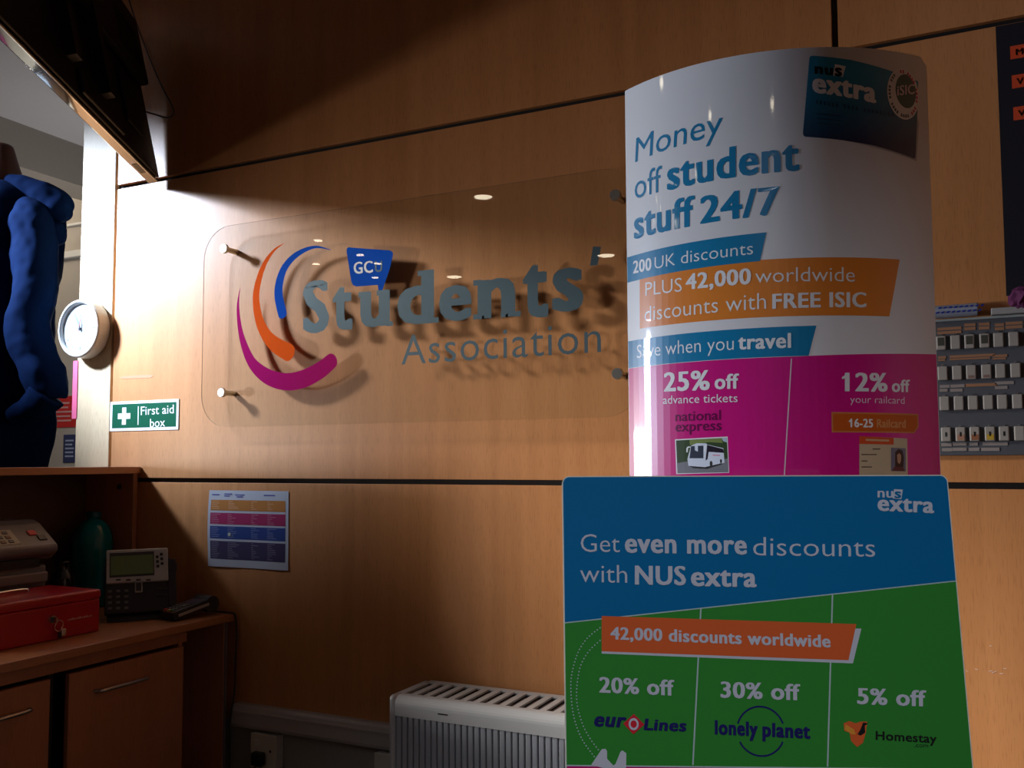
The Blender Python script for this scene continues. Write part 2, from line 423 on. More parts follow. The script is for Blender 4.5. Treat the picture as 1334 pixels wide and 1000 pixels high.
# ================================================================== ACRYLIC SIGN
YS = -.06
SIGN = Flat((0, YS, 0), (1, 0, 0), (0, 0, 1))
sg = thing('acrylic_sign', 'large clear acrylic sign with coloured arcs and grey lettering on steel standoffs', 'sign', (-1.73, YS, 1.43))
x0, x1, z0, z1, rr_ = -2.655, -.825, 1.44, 2.243, .13
out = []
for cx, cz, a0 in ((x1 - rr_, z1 - rr_, 0), (x0 + rr_, z1 - rr_, 90), (x0 + rr_, z0 + rr_, 180), (x1 - rr_, z0 + rr_, 270)):
    for k in range(9):
        a = math.radians(a0 + k * 90 / 8); out.append((cx + rr_ * math.cos(a), cz + rr_ * math.sin(a)))
bm = bmesh.new(); n_ = len(out)
fa = [bm.verts.new((x, YS - .005, z)) for x, z in out]; fb = [bm.verts.new((x, YS, z)) for x, z in out]
f1 = bm.faces.new(fa); f2 = bm.faces.new(fb[::-1])
sides = [bm.faces.new((fa[i], fb[i], fb[(i + 1) % n_], fa[(i + 1) % n_])) for i in range(n_)]
for f in sides: f.material_index = 1
bm.normal_update()
if f1.normal.y > 0:
    for f in bm.faces: f.normal_flip()
obj('acrylic_panel', bm, [M['acrylic'], M['acr_edge']], sg, local='keep')
for x in (-2.542, -.908):
    for z in (1.576, 2.15):
        st = obj('standoff', cyl(bmesh.new(), (x, 0, z), (x, YS + .0, z), .011), M['steel'], sg, smooth=False)
        obj('cap', cyl(bmesh.new(), (x, YS - .005, z), (x, YS - .017, z), .019, .0175, 24), M['steel'], st)
SL = Flat((0, YS + .0015, 0), (1, 0, 0), (0, 0, 1))       # vinyl on the back of the panel
vg = mat('grey_blue_vinyl', (.075, .125, .165), .4, metal=.25)
vb_, vo, vm = mat('blue_vinyl', (.0, .075, .50), .7, spec=.05), mat('orange_vinyl', (.80, .10, .004), .7, spec=.05), mat('magenta_vinyl', (.42, .0, .14), .7, spec=.05)
def crescent(name, pts, m):
    P = spline([(x, y, 0) for x, y, wd in pts], 6); n = len(P)
    W = spline([(wd, 0, 0) for x, y, wd in pts], 6); L_, R_ = [], []
    sc = 1 / 335
    S_ = [Vector(SL.inv(p.x, p.y)) for p in P]
    for i in range(n):
        d = (S_[min(i + 1, n - 1)] - S_[max(i - 1, 0)]).normalized(); nn = Vector((-d.y, d.x)); hw = W[i].x * sc / 2
        L_.append(S_[i] + nn * hw); R_.append(S_[i] - nn * hw)
    d = (S_[-1] - S_[-2]).normalized(); nn = Vector((-d.y, d.x)); hw = W[-1].x * sc / 2
    cap = [S_[-1] + nn * hw * math.cos(a) + d * hw * .8 * math.sin(a) for a in [PI * k / 8 for k in range(1, 8)]]
    ring = L_ + cap + R_[::-1]
    bm = bmesh.new()
    V = [bm.verts.new((p.x, p.y, 0)) for p in ring]
    for i in range(n - 1): bm.faces.new((V[i], V[i + 1], V[-2 - i], V[-1 - i]))
    bm.faces.new([V[n - 1 + k] for k in range(0, 9)])
    fix_dir(bm); to_surf(bm, SL, 0); return obj(name, bm, m, sg, local='keep')
crescent('blue_arc', [(431, 325.6, .5), (413, 321.5, 3), (396, 326, 6), (381, 336, 8.5), (370, 350, 10.5), (364, 368, 12.5), (363, 386, 13.5), (368, 409, 14)], vb_)['label'] = 'blue tapering arc'
crescent('orange_arc', [(370, 316.7, .5), (357, 326, 3.5), (345, 343, 7), (337, 365, 9.5), (333.5, 388, 11), (337, 414, 13), (346, 435, 16), (359, 449, 20), (376, 459, 23)], vo)['label'] = 'orange tapering arc'
crescent('magenta_arc', [(313, 375, .5), (310, 397.6, 4), (312.4, 426.4, 7), (319, 452, 11), (330, 474.5, 15), (349, 490.5, 20), (371.6, 497, 22), (394, 493.7, 23), (416.5, 482.5, 22), (432, 470, 20)], vm)['label'] = 'magenta tapering arc'
# word set letter by letter in slab letters
def sx(x): return 260 + x / 2.34
def sy(y): return 200 + y / 2.34
LET = [('S', 315, 395, 372, 383, 550), ('t', 405, 466, 392, 392, 540), ('u', 480, 590, 408, 415, 532), ('d', 603, 715, 357, 350, 524), ('e', 730, 830, 398, 398, 514),
       ('n', 835, 975, 387, 378, 505), ('t', 985, 1063, 330, 325, 503), ('s', 1075, 1170, 345, 345, 485)]
SER = {'u': [(-.06, .86, .14, 1), (.56, .86, .74, 1), (.9, 0, 1.1, .13)], 'd': [(.56, .9, .74, 1), (.9, 0, 1.12, .1)], 'n': [(-.12, .86, .1, 1), (-.12, 0, .36, .13), (.62, 0, 1.14, .13)],
       't': [(.7, 0, .98, .1)], 'S': [], 'e': [], 's': []}
for ch, xa, xb, _y, yt, yb in LET:
    ins = .09 if ch in 'un' else 0
    xa2 = xa + (xb - xa) * ins; xb2 = xb - (xb - xa) * ins
    slope = -.0825
    p0 = (sx(xa2), sy(yb)); p1 = (sx(xb2), sy(yb) + slope * (sx(xb2) - sx(xa2)) * .9); p2 = (sx(xa2), sy(yt) + (6 if ch in 'dt' else 3))
    o = text(SL, ch, p0, p1, p2, vg, 0, sg, off=.04, box_fit=True, name='letter')
    a, b, c = Vector(SL.inv(*p0)), Vector(SL.inv(*p1)), Vector(SL.inv(*p2))
    for q in SER[ch]:
        bm = bmesh.new(); V = [bm.verts.new(SL.pt(*(a + (b - a) * u + (c - a) * v), .0001)) for u, v in ((q[0], q[1]), (q[2], q[1]), (q[2], q[3]), (q[0], q[3]))]
        bm.faces.new(V); me2 = bpy.data.meshes.new('s'); bm.to_mesh(me2); bm.free()
        bm = bmesh.new(); bm.from_mesh(o.data); bm.from_mesh(me2); bm.to_mesh(o.data); bm.free(); bpy.data.meshes.remove(me2)
poly(SL, 'apostrophe', [(sx(1199), sy(283)), (sx(1224), sy(284)), (sx(1213), sy(340)), (sx(1190), sy(342))], vg, 0, sg)
text(SL, 'Association', (523, 475), (783, 458.5), (523, 437), vg, 0, sg, off=-.004, space=1.06)
# speech-bubble badge
poly(SL, 'badge', [(453.5, 322), (508, 326), (511.5, 328.5), (512, 332), (507, 352), (500, 372), (495, 389), (492, 371), (464, 373), (459.5, 371), (457.5, 366), (451.5, 328), (451.5, 324)], vb_, -.0008, sg)
text(SL, 'GC', (461, 356.5), (486, 354.5), (460.5, 341.5), M['wht'], .0004, sg, off=.03)
text(SL, 'U', (488.5, 354.3), (498, 353.6), (488.3, 340), vg, .0004, sg, off=.02)

# ================================================================== FIRST AID SIGN
fs = thing('first_aid_sign', 'green and white first aid box sign with a cross, on the pale wood wall', 'sign', (-3.03, 0, 1.44))
FA = Flat((0, -.0035, 0), (1, 0, 0), (0, 0, 1))
c_ = [FA.inv(*p) for p in ((145.5, 525.5), (235, 520), (235.5, 560), (144.5, 564))]
xa, xb, za, zb = -3.236, -2.838, 1.438, 1.565
obj('plate', box((xa, -.0035, za), (xb, -.0003, zb)), M['wht'], fs)
polyst(FA, 'green_field', [(xa + .014, za + .012), (xb - .012, za + .012), (xb - .012, zb - .012), (xa + .014, zb - .012)], M['green'], .0004, fs)
cx_, cz_, q, h_ = xa + .085, (za + zb) / 2, .012, .037
polyst(FA, 'cross', [(cx_ - q, cz_ - h_), (cx_ + q, cz_ - h_), (cx_ + q, cz_ - q), (cx_ + h_, cz_ - q), (cx_ + h_, cz_ + q), (cx_ + q, cz_ + q), (cx_ + q, cz_ + h_), (cx_ - q, cz_ + h_), (cx_ - q, cz_ + q), (cx_ - h_, cz_ + q), (cx_ - h_, cz_ - q), (cx_ - q, cz_ - q)], M['wht'], .0008, fs)
polyst(FA, 'divider_line', [(xa + .166, za + .024), (xa + .171, za + .024), (xa + .171, zb - .024), (xa + .166, zb - .024)], M['wht'], .0008, fs)
text(FA, 'First aid', (183.5, 540.5), (226.5, 538), (183.5, 529.5), M['wht'], .0008, fs, off=.008)
text(FA, 'box', (195.5, 556.5), (215, 555), (195.5, 545.5), M['wht'], .0008, fs, off=.008)

# ================================================================== COLOURED SHEET
sh = thing('timetable_sheet', 'printed sheet with orange, magenta, blue and dark bands on the wood wall', 'paper', (-2.46, 0, .9))
SP = Flat((0, -.004, 0), (1, 0, 0), (0, 0, 1))
bm = bmesh.new(); N = 14
xs0, xs1, zt, zb_ = -2.662, -2.262, 1.19, .888
grid = []
for j in range(N + 1):
    v = j / N; row = []
    for i in range(N + 1):
        u = i / N
        bow = -.010 * math.sin(v * PI) * (1 - u) * .9
        d = .003 + .012 * max(0, v - .72) ** 1.2 * (1.6 - u) + .002 * math.sin(u * 9) * v
        row.append(bm.verts.new((xs0 + (xs1 - xs0) * u + bow + .004 * v, -d, zt + (zb_ - zt) * v)))
    grid.append(row)
for j in range(N):
    for i in range(N): bm.faces.new((grid[j][i], grid[j + 1][i], grid[j + 1][i + 1], grid[j][i + 1]))
o = obj('paper', bm, M['sheet'], sh, smooth=True)
bands = [('orange_band', .125, .265, (.55, .20, .03)), ('magenta_band', .295, .445, (.40, .01, .10)), ('blue_band', .47, .635, (.015, .05, .25)), ('dark_band', .665, .90, (.05, .03, .10))]
def sheet_pt(u, v, l):
    bow = -.010 * math.sin(v * PI) * (1 - u) * .9
    d = .003 + .012 * max(0, v - .72) ** 1.2 * (1.6 - u) + .002 * math.sin(u * 9) * v
    return Vector((xs0 + (xs1 - xs0) * u + bow + .004 * v, -d - l, zt + (zb_ - zt) * v))
for nm, v0, v1, c in bands:
    bm = bmesh.new(); K = 12
    g = [[bm.verts.new(sheet_pt(.035 + .93 * i / K, v0 + (v1 - v0) * j / 3, .0008)) for i in range(K + 1)] for j in range(4)]
    for j in range(3):
        for i in range(K): bm.faces.new((g[j][i], g[j + 1][i], g[j + 1][i + 1], g[j][i + 1]))
    bnd = obj(nm, bm, ink(nm + '_ink', tuple(q * .8 for q in c), .5), sh)
    bm = bmesh.new(); r = int((v1 - v0) / .024)
    for k in range(r):
        v = v0 + .015 + k * .024
        for ua, ub in ((.05, .05 + random.uniform(.07, .12)), (.26, .26 + random.uniform(.04, .14)), (.55, .55 + random.uniform(.02, .1)), (.75, .75 + random.uniform(.02, .12))):
            q = [bm.verts.new(sheet_pt(u_, v_, .0014)) for u_, v_ in ((ua, v), (ua, v + .008), (ub, v + .008), (ub, v))]; bm.faces.new(q)
    o = obj('small_print', bm, ink(nm + '_print', tuple(min(1, x * .8 + .16) for x in c), .4), bnd); o['kind'] = 'stuff'
bm = bmesh.new()
for ua, ub, v in ((.04, .14, .05), (.2, .3, .04), (.34, .46, .05), (.70, .84, .05), (.20, .27, .065), (.36, .44, .075)):
    q = [bm.verts.new(sheet_pt(u_, v_, .001)) for u_, v_ in ((ua, v), (ua, v + .015), (ub, v + .015), (ub, v))]; bm.faces.new(q)
obj('heading_print', bm, ink('heading_ink', (.10, .10, .3), .4), sh)
bm = bmesh.new(); lathe(bm, [(.007, -.001), (.007, .001)], (0, 0, 0), 16, 'y')
for v in bm.verts: v.co = v.co + sheet_pt(.285, .575, .002)
obj('round_sticker', bm, ink('sticker', (.45, .5, .4), .4), sh)

# tape residue on the wall
for i, (nm, p, lab) in enumerate((('tape_mark', [(178, 285.5), (190.5, 284.5), (190.5, 290), (178, 291)], 'small orange tape mark on the wood wall under the screen corner'),
                  ('tape_mark', [(158, 490), (196, 487.5), (199.5, 490), (196, 492), (158, 493.5)], 'long brown tape mark on the wood wall above the green sign'),
                  ('tape_mark', [(183, 356.5), (189, 356), (189, 358), (183, 358.5)], 'tiny brown tape mark on the wood wall beside the clock'))):
    bm = bmesh.new(); P = [WALL.inv(*q) for q in p]
    a = [bm.verts.new(WALL.pt(*q, .0004)) for q in P]; b = [bm.verts.new(WALL.pt(*q, .0011)) for q in P]
    bm.faces.new(a[::-1]); bm.faces.new(b)
    for k in range(len(P)): bm.faces.new((a[k], a[(k + 1) % len(P)], b[(k + 1) % len(P)], b[k]))
    tag(obj(nm, bm, M['tape']), lab, 'tape')
bm = bmesh.new()
for x, y, l in ((1270, 871, 4), (1288, 874, 5), (1292, 876, 6), (1302, 877, 5), (1289, 841, 3), (1307, 870, 4), (1258, 872, 3)):
    a = WALL.inv(x, y); b = WALL.inv(x + l, y + random.uniform(-2, 3)); d = .0012
    V = [bm.verts.new(WALL.pt(*q, .0008)) for q in ((a[0], a[1] - d), (b[0], b[1] - d), (b[0], b[1] + d), (a[0], a[1] + d))]; bm.faces.new(V)
obj('scuffs', bm, M['scuff'], wall)['kind'] = 'stuff'

# ================================================================== CLOCK
CC = Vector((-3.375, 0, 1.888)); R0 = .128
ck = thing('wall_clock', 'round white wall clock with a silvery face on the pale post', 'clock', CC)
def ringprof(pr): return lathe(bmesh.new(), pr, CC, 48, 'y')
obj('case', ringprof([(.100, 0), (R0 - .004, -.002), (R0, -.008), (R0, -.058), (R0 - .004, -.066), (R0 - .012, -.067), (R0 - .017, -.060), (R0 - .019, -.050), (.01, -.050)]), M['white_pl'], ck, smooth=False, bevel=.001)
obj('dial', ringprof([(R0 - .0185, -.0505), (.001, -.0515)]), mat('clock_dial', (.62, .68, .74), .25, metal=.25), ck)
dm = mat('dial_print', (.08, .09, .12), .4)
for i in range(12):
    a = i * PI / 6; bm = bmesh.new(); c, s = math.cos(a), math.sin(a); L0 = .085 if i % 3 else .078
    for sgn in (0,):
        V = [bm.verts.new(CC + Vector((s * r + c * t, -.0525, c * r - s * t))) for r, t in ((L0, -.0012), (L0, .0012), (.095, .0012), (.095, -.0012))]; bm.faces.new(V)
    obj('hour_mark', bm, dm, ck)
def hand(nm, ang, L0, wd, m, y):
    a = math.radians(ang); c, s = math.cos(a), math.sin(a); bm = bmesh.new()
    bx(bm, (-wd, y - .001, -.012), (wd, y, L0)); 
    for v in bm.verts: v.co = CC + Vector((v.co.x * c + v.co.z * s, v.co.y, v.co.z * c - v.co.x * s))
    obj(nm, bm, m, ck)
hand('minute_hand', -28, .078, .0016, dm, -.055); hand('hour_hand', 3, .062, .002, dm, -.057); hand('second_hand', 14, .07, .0008, M['red'], -.059)
obj('hub', cyl(bmesh.new(), CC + Vector((0, -.051, 0)), CC + Vector((0, -.061, 0)), .005), dm, ck)
gm = M['acrylic'].copy(); gm.name = 'clock_glass'
bm = bmesh.new(); V = [bm.verts.new(CC + Vector(((R0 - .017) * math.cos(2 * PI * k / 48), -.062, (R0 - .017) * math.sin(2 * PI * k / 48)))) for k in range(48)]
f = bm.faces.new(V); bm.normal_update()
if f.normal.y > 0: f.normal_flip()
obj('glass', bm, gm, ck, local='keep')

# ================================================================== TELEVISION
A_ = Vector((-2.992, -.045, 2.484)); e1 = Vector((.50, -.866, 0)); nbh = Vector((.866, .50, 0)); ti = math.radians(12)
upv = Vector((0, 0, 1)) * math.cos(ti) - nbh * math.sin(ti); nb = nbh * math.cos(ti) + Vector((0, 0, 1)) * math.sin(ti)
TM = frame_mtx(A_, e1, upv, nb)       # local: x along bottom, y up the back, z out of the back
tv = thing('television', 'black flat television seen from behind and below, high beside the wood wall', 'television', A_)
obj('bezel', box((0, 0, 0), (1.52, .73, .040), TM), M['gloss_black'], tv, bevel=.004)
obj('screen', box((.03, .035, -.002), (1.49, .70, .0), TM), mat('tv_screen', (.01, .01, .015), .05), tv)
obj('back_cover', box((.012, .012, .040), (1.508, .722, .052), TM), M['tvb'], tv, bevel=.006)
bk = obj('rear_housing', box((.035, .40, .052), (1.4, .69, .092), TM), M['tvb'], tv, bevel=.012)
for k in range(9): obj('vent_rib', box((.10 + k * .03, .45, .092), (.115 + k * .03, .60, .095), TM), M['tvb'], bk)
obj('connector_cover', box((.18, .13, .052), (.36, .36, .064), TM), M['tvb'], tv, bevel=.006)
obj('speaker_box', box((.45, .03, .052), (.85, .12, .066), TM), M['tvb'], tv, bevel=.006)
obj('rating_label', box((.13, -.0012, .010), (.24, .0, .030), TM), M['black'], tv)
obj('bottom_strip', box((.004, -.001, .034), (1.51, .0005, .036), TM), M['chrome'], tv)
br = obj('bracket', box((.62, .10, .066), (.67, .72, .10), TM), M['tvb'], tv); obj('bracket', box((.92, .10, .066), (.97, .72, .10), TM), M['tvb'], tv)
obj('bracket_plate', box((.58, .48, .10), (1.0, .60, .115), TM), M['dark_grey'], tv)
pc = TM @ Vector((.80, .54, .12)); obj('ceiling_pole', cyl(bmesh.new(), pc, (pc.x + .02, pc.y, CEIL), .025), M['dark_grey'], tv)
cpts = [(150, -60, -.03), (168, 0, -.012), (183, 45, -.01), (205, 100, -.01), (224, 138, -.01), (226, 148, -.01), (220, 153, -.01), (212, 152, -.01), (195, 147, -.03), (178, 142, -.07), (160, 143, -.1)]
tag(obj('tv_cable', tube(bmesh.new(), spline([hit(x, y, 1, d) for x, y, d in cpts], 5), .0035), mat('cable_grey', (.08, .065, .055), .5), smooth=True), 'thin dark cable looping down the wood wall behind the television', 'cable')

# ================================================================== NUS TOTEM (curved standee)
L2 = at(817.5, 400, 1.43); R2 = at(1218, 400, 1.315)
ARC = Arc((L2.x, L2.y), (R2.x, R2.y), .088)
TZ = 1.897
tt = thing('curved_standee', 'tall curved white and magenta advertising standee with blue headline text, behind the green board', 'standee', ((L2.x + R2.x) / 2, (L2.y + R2.y) / 2, 0))
bm = bmesh.new(); K = 40
front = [ARC.pt(ARC.len * i / K, 0) for i in range(K + 1)]
ch = (front[-1] - front[0]).normalized(); bkd = Vector((-ch.y, ch.x, 0))
def refl(p):
    d = (p - front[0]).dot(bkd); return p - bkd * 2 * d
ring = front + [refl(p) for p in front[::-1][1:-1]]
lo = [bm.verts.new(p) for p in ring]
def topz(i):
    k = i if i <= K else 2 * K - i
    s = ARC.len * k / K; e = min(s, ARC.len - s)
    return TZ - (.012 * (1 - min(1, (ARC.len - s) / .012)) ** 2 if ARC.len - s < .012 else 0)
hi = [bm.verts.new((p.x, p.y, topz(i))) for i, p in enumerate(ring)]
for i in range(len(ring)):
    j = (i + 1) % len(ring); bm.faces.new((lo[i], lo[j], hi[j], hi[i]))
bm.faces.new(hi)
o = obj('card_body', bm, T['white'], tt, smooth=False)
for p in o.data.polygons: p.use_smooth = abs(p.normal.z) < .5
mod = o.modifiers.new('e', 'EDGE_SPLIT'); mod.split_angle = math.radians(40)
S1 = ARC
def tpoly(n, p, m, l, label=None): return poly(S1, n, p, m, l, tt, label)
def ttext(s, a, b, c, m=None, off=0, l=.0016, **k): return text(S1, s, a, b, c, m or T['lett'], l, tt, off=off, **k)
BOLD, LIGHT = .034, -.006
ttext('Money', (827.5, 211.5), (940.5, 175), (829, 180), T['blue'], 0, .0010)
ttext('off', (827, 259.5), (862.5, 249), (827, 227), T['blue'], 0, .0010)
ttext('student', (869, 247.5), (1041.5, 221), (869, 209), T['blue'], BOLD, .0010)
ttext('stuff', (826, 311), (905, 293), (826, 274), T['blue'], BOLD, .0010)
ttext('24/7', (912, 291), (1016, 278), (912, 256), T['blue'], BOLD, .0010)
W_ = ARC.len
def yl(px, py): return S1.inv(px, py)
# magenta field
pl, pr, pm = yl(819, 480), yl(1220, 461.5), yl(1040, 464)
mg = polyst(S1, 'magenta_field', [(0.001, .62), (W_ - .001, .62), (W_ - .001, pr[1]), (pm[0], pm[1]), (.001, pl[1])], T['pink'], .0004, tt)
tpoly('orange_band', [(833.5, 359), (1172, 338), (1158.5, 412), (833.5, 428)], T['orange'], .0008)
b1 = [yl(998.5, 302.5), yl(990, 340), ]
l1, l2 = yl(818.5, 335), yl(818.5, 368)
polyst(S1, 'blue_band', [(.001, l1[1]), b1[0], b1[1], (.001, l2[1])], T['blue'], .0012, tt)
l1, l2 = yl(818.5, 444.5), yl(818.5, 479.5)
polyst(S1, 'blue_band', [(.001, l1[1]), yl(1063.5, 424), yl(1053.5, 463), (.001, l2[1])], T['blue'], .0012, tt)
ttext('200', (825, 356), (849, 351.5), (825, 340), off=BOLD); ttext('UK discounts', (853, 350.5), (981, 331), (853, 335), off=LIGHT)
ttext('PLUS', (841, 385.5), (888.5, 379.5), (841, 368), off=LIGHT); ttext('42,000', (893.5, 377), (978.5, 369.5), (893.5, 357), off=BOLD)
ttext('worldwide', (984, 368.5), (1113.5, 367), (984, 350), off=LIGHT)
ttext('discounts with', (840, 419), (998, 402), (840, 399.5), off=LIGHT); ttext('FREE ISIC', (1006, 401.8), (1128.5, 400), (1006, 382.5), off=BOLD)
ttext('Save when you', (830, 466.5), (956, 455.5), (830, 449.5), off=LIGHT); ttext('travel', (961.5, 455), (1030.5, 452.5), (961.5, 436), off=BOLD)
line(S1, 'divider_line', (1031, 467), (1020.5, 640), .0016, T['divider'], .0008, tt)
ttext('25%', (865, 509.5), (925, 507), (865, 485), off=BOLD); ttext('off', (931, 506.5), (963, 505.5), (931, 487.5), off=BOLD)
ttext('advance tickets', (864, 526), (961, 523.5), (864, 515.5), off=0)
ttext('national', (880, 548.5), (939, 546.5), (880, 536), T['plum'], .012); ttext('express', (880, 562), (940, 560), (880, 549), T['plum'], .012)
tpoly('numeral_flag', [(1096.5, 491), (1100, 489), (1101.5, 485.5), (1104, 485), (1104, 491), (1101, 492.5), (1097, 493.8)], T['lett'], .0016)
tpoly('numeral_flag', [(1105.5, 548), (1107, 547), (1108, 545.2), (1109.5, 545.2), (1109.5, 548), (1107.5, 549.3), (1105.7, 549.8)], T['lett'], .0016)
ttext('12%', (1100.5, 509), (1156, 509.5), (1100.5, 485), off=BOLD); ttext('off', (1161.5, 510), (1185, 510.3), (1161.5, 494), off=BOLD)
ttext('your railcard', (1107.5, 524.5), (1178, 526), (1107.5, 515), off=-.012)
tpoly('railcard_label', [(1083, 536.5), (1196, 539), (1196.5, 556), (1191, 564), (1083.5, 563)], mat('dull_gold', (.55, .2, .06), .3), .0008)
tpoly('railcard_label_fill', [(1085, 538.5), (1194.5, 541), (1194.8, 555.5), (1190, 562), (1085.3, 561)], mat('railcard_orange', (.52, .10, .012), .3), .0011)
ttext('16-25', (1107.8, 556), (1137, 556.5), (1107.8, 545), off=BOLD); ttext('Railcard', (1142, 556.5), (1179.5, 557), (1142, 545.5), mat('rail_text', (.62, .27, .10), .3), off=BOLD)
# coach photograph
def fp(x, y): return (870 + x / 14.82, 560 + y / 14.82)
ph = tpoly('coach_photo', [fp(140, 180), fp(1155, 125), fp(1185, 825), fp(165, 850)], T['lett'], .0008)
def pp(nm, pts, c, l): return poly(S1, nm, [fp(*p) for p in pts], mat('photo_' + nm, c, .3), l, ph)
pp('trees', [(160, 200), (1140, 150), (1160, 560), (180, 640)], (.04, .07, .03), .0010)
pp('foliage', [(420, 190), (1040, 160), (1060, 250), (800, 230), (430, 290)], (.20, .26, .08), .0012)
pp('photo_sky', [(1040, 158), (1138, 152), (1142, 240), (1070, 215)], (.42, .52, .66), .0013)
pp('road', [(178, 640), (400, 600), (1100, 560), (1160, 545), (1172, 815), (188, 835)], (.20, .21, .24), .0012)
pp('coach_shadow', [(400, 690), (700, 700), (1030, 640), (1060, 655), (760, 750), (500, 735)], (.03, .03, .035), .0013)
pp('coach_body', [(380, 560), (450, 300), (560, 255), (740, 255), (760, 280), (1075, 350), (1095, 630), (860, 680), (720, 715), (400, 690)], (.66, .74, .86), .0014)
pp('coach_side_windows', [(760, 285), (1070, 365), (1085, 440), (790, 420), (770, 560), (730, 590)], (.02, .015, .03), .0015)
pp('coach_windscreen', [(450, 310), (690, 300), (690, 545), (420, 545)], (.04, .05, .08), .0015)
pp('mirror', [(358, 430), (360, 350), (385, 318), (440, 315), (440, 335), (395, 345), (385, 430)], (.8, .85, .9), .0015)
pp('mirror', [(695, 420), (700, 320), (725, 285), (745, 290), (735, 330), (720, 420)], (.8, .85, .9), .0016)
pp('coach_stripe', [(870, 470), (1010, 478), (1010, 500), (870, 495)], (.7, .3, .45), .0016)
for x_, y_, r_ in ((838, 650, .0042), (1028, 600, .003)): ellipse(S1, 'wheel', fp(x_, y_), r_ * .5, r_, mat('tyre', (.02, .02, .02), .5), .0016, ph, seg=20)
# railcard picture
def fr(x, y): return (1070 + x / 8.34, 560 + y / 8.34)
ic = poly(S1, 'railcard_picture', [fr(412, 65), fr(932, 92), fr(938, 500), fr(412, 500)], mat('card_cream', (.52, .42, .28), .3), .0008, tt)
def pr_(nm, pts, c, l): return poly(S1, nm, [fr(*p) for p in pts], mat('card_' + nm, c, .3), l, ic)
pr_('orange_strip', [(412, 65), (785, 85), (785, 158), (412, 150)], (.6, .08, .02), .0011)
pr_('portrait', [(755, 190), (915, 198), (915, 448), (755, 445)], (.16, .15, .20), .0011)
pr_('portrait_hair', [(800, 240), (835, 205), (880, 225), (895, 300), (890, 400), (800, 400)], (.05, .02, .015), .0013)
pr_('portrait_face', [(820, 270), (845, 250), (865, 275), (862, 340), (845, 370), (825, 345)], (.45, .24, .15), .0015)
pr_('portrait_top', [(790, 400), (885, 395), (905, 445), (765, 443)], (.12, .03, .03), .0014)
for y_, x2 in ((200, 640), (260, 600), (330, 500), (395, 550)): pr_('card_line', [(435 + (120 if y_ == 200 else 0), y_), (x2, y_), (x2, y_ + 11), (435 + (120 if y_ == 200 else 0), y_ + 11)], (.10, .06, .05), .0011)
pr_('card_print', [(480, 95), (735, 103), (735, 125), (480, 117)], (.6, .35, .2), .0013)
# membership card picture
def fc(x, y): return (1020 + x / 5, 40 + y / 5)
grad = bpy.data.materials.new('card_blue_gradient'); grad.use_nodes = True; nt = grad.node_tree; b_ = nt.nodes['Principled BSDF']
tcn = nt.nodes.new('ShaderNodeTexCoord'); sp = nt.nodes.new('ShaderNodeSeparateXYZ'); rp = nt.nodes.new('ShaderNodeValToRGB')
nt.links.new(tcn.outputs['Generated'], sp.inputs[0]); nt.links.new(sp.outputs[2], rp.inputs[0]); nt.links.new(rp.outputs[0], b_.inputs['Base Color'])
rp.color_ramp.elements[0].position = .12; rp.color_ramp.elements[0].color = (.003, .022, .09, 1); rp.color_ramp.elements[1].position = .8; rp.color_ramp.elements[1].color = (.0, .24, .46, 1)
b_.inputs['Roughness'].default_value = .3; b_.inputs['Coat Weight'].default_value = .55; b_.inputs['Coat Roughness'].default_value = .07
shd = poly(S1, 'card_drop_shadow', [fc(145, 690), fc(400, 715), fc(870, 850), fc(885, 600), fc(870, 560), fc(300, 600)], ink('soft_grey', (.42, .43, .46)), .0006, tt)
cd = poly(S1, 'card_picture', [fc(172, 175), fc(180, 165), fc(200, 163), fc(440, 190), fc(680, 255), fc(880, 330), fc(874, 560), fc(862, 828), fc(850, 832), fc(600, 750), fc(380, 712), fc(145, 690), fc(133, 682), fc(130, 665)], grad, .0010, tt)
text(S1, 'nu', fc(205, 278), fc(326, 290), fc(205, 212), B['black'], .0014, cd, off=.05)
poly(S1, 'letter_tile', [fc(338, 218), fc(408, 232), fc(388, 302), fc(326, 292)], T['lett'], .0013, cd)
text(S1, 's', fc(336, 292), fc(384, 298), fc(337, 216), B['black'], .0017, cd, off=.05)
text(S1, 'extra', fc(190, 398), fc(606, 470), fc(190, 270), T['lett'], .0015, cd, off=.05)
bm = bmesh.new()
for k in range(20):
    if k in (6, 11): continue
    a = S1.inv(*fc(215 + k * 26, 478 + k * 4.3)); 
    V = [bm.verts.new((a[0] + dx, a[1] + dz, 0)) for dx, dz in ((0, 0), (.0025, 0), (.0025, .006), (0, .006))]; bm.faces.new(V)
for k in range(3):
    a = S1.inv(*fc(215, 545 + k * 30)); V = [bm.verts.new((a[0] + dx, a[1] + dz, 0)) for dx, dz in ((0, 0), (.035, -.004), (.035, -.002), (0, .002))]; bm.faces.new(V)
fix_dir(bm); to_surf(bm, S1, .0015); obj('embossed_digits', bm, ink('emboss', (.0, .05, .12)), cd, local='keep')
bc = fc(785, 412); er, es = .0290, .0385
bd = ellipse(S1, 'round_badge', bc, er, es, T['lett'], .0018, tt)
ellipse(S1, 'badge_disc', fc(800, 395), er * .66, es * .66, mat('teal_disc', (.03, .10, .10), .3, coat=.5), .0021, bd)
text(S1, 'iSIC', fc(742, 424), fc(854, 412), fc(742, 360), T['divider'], .0024, bd, off=.02)
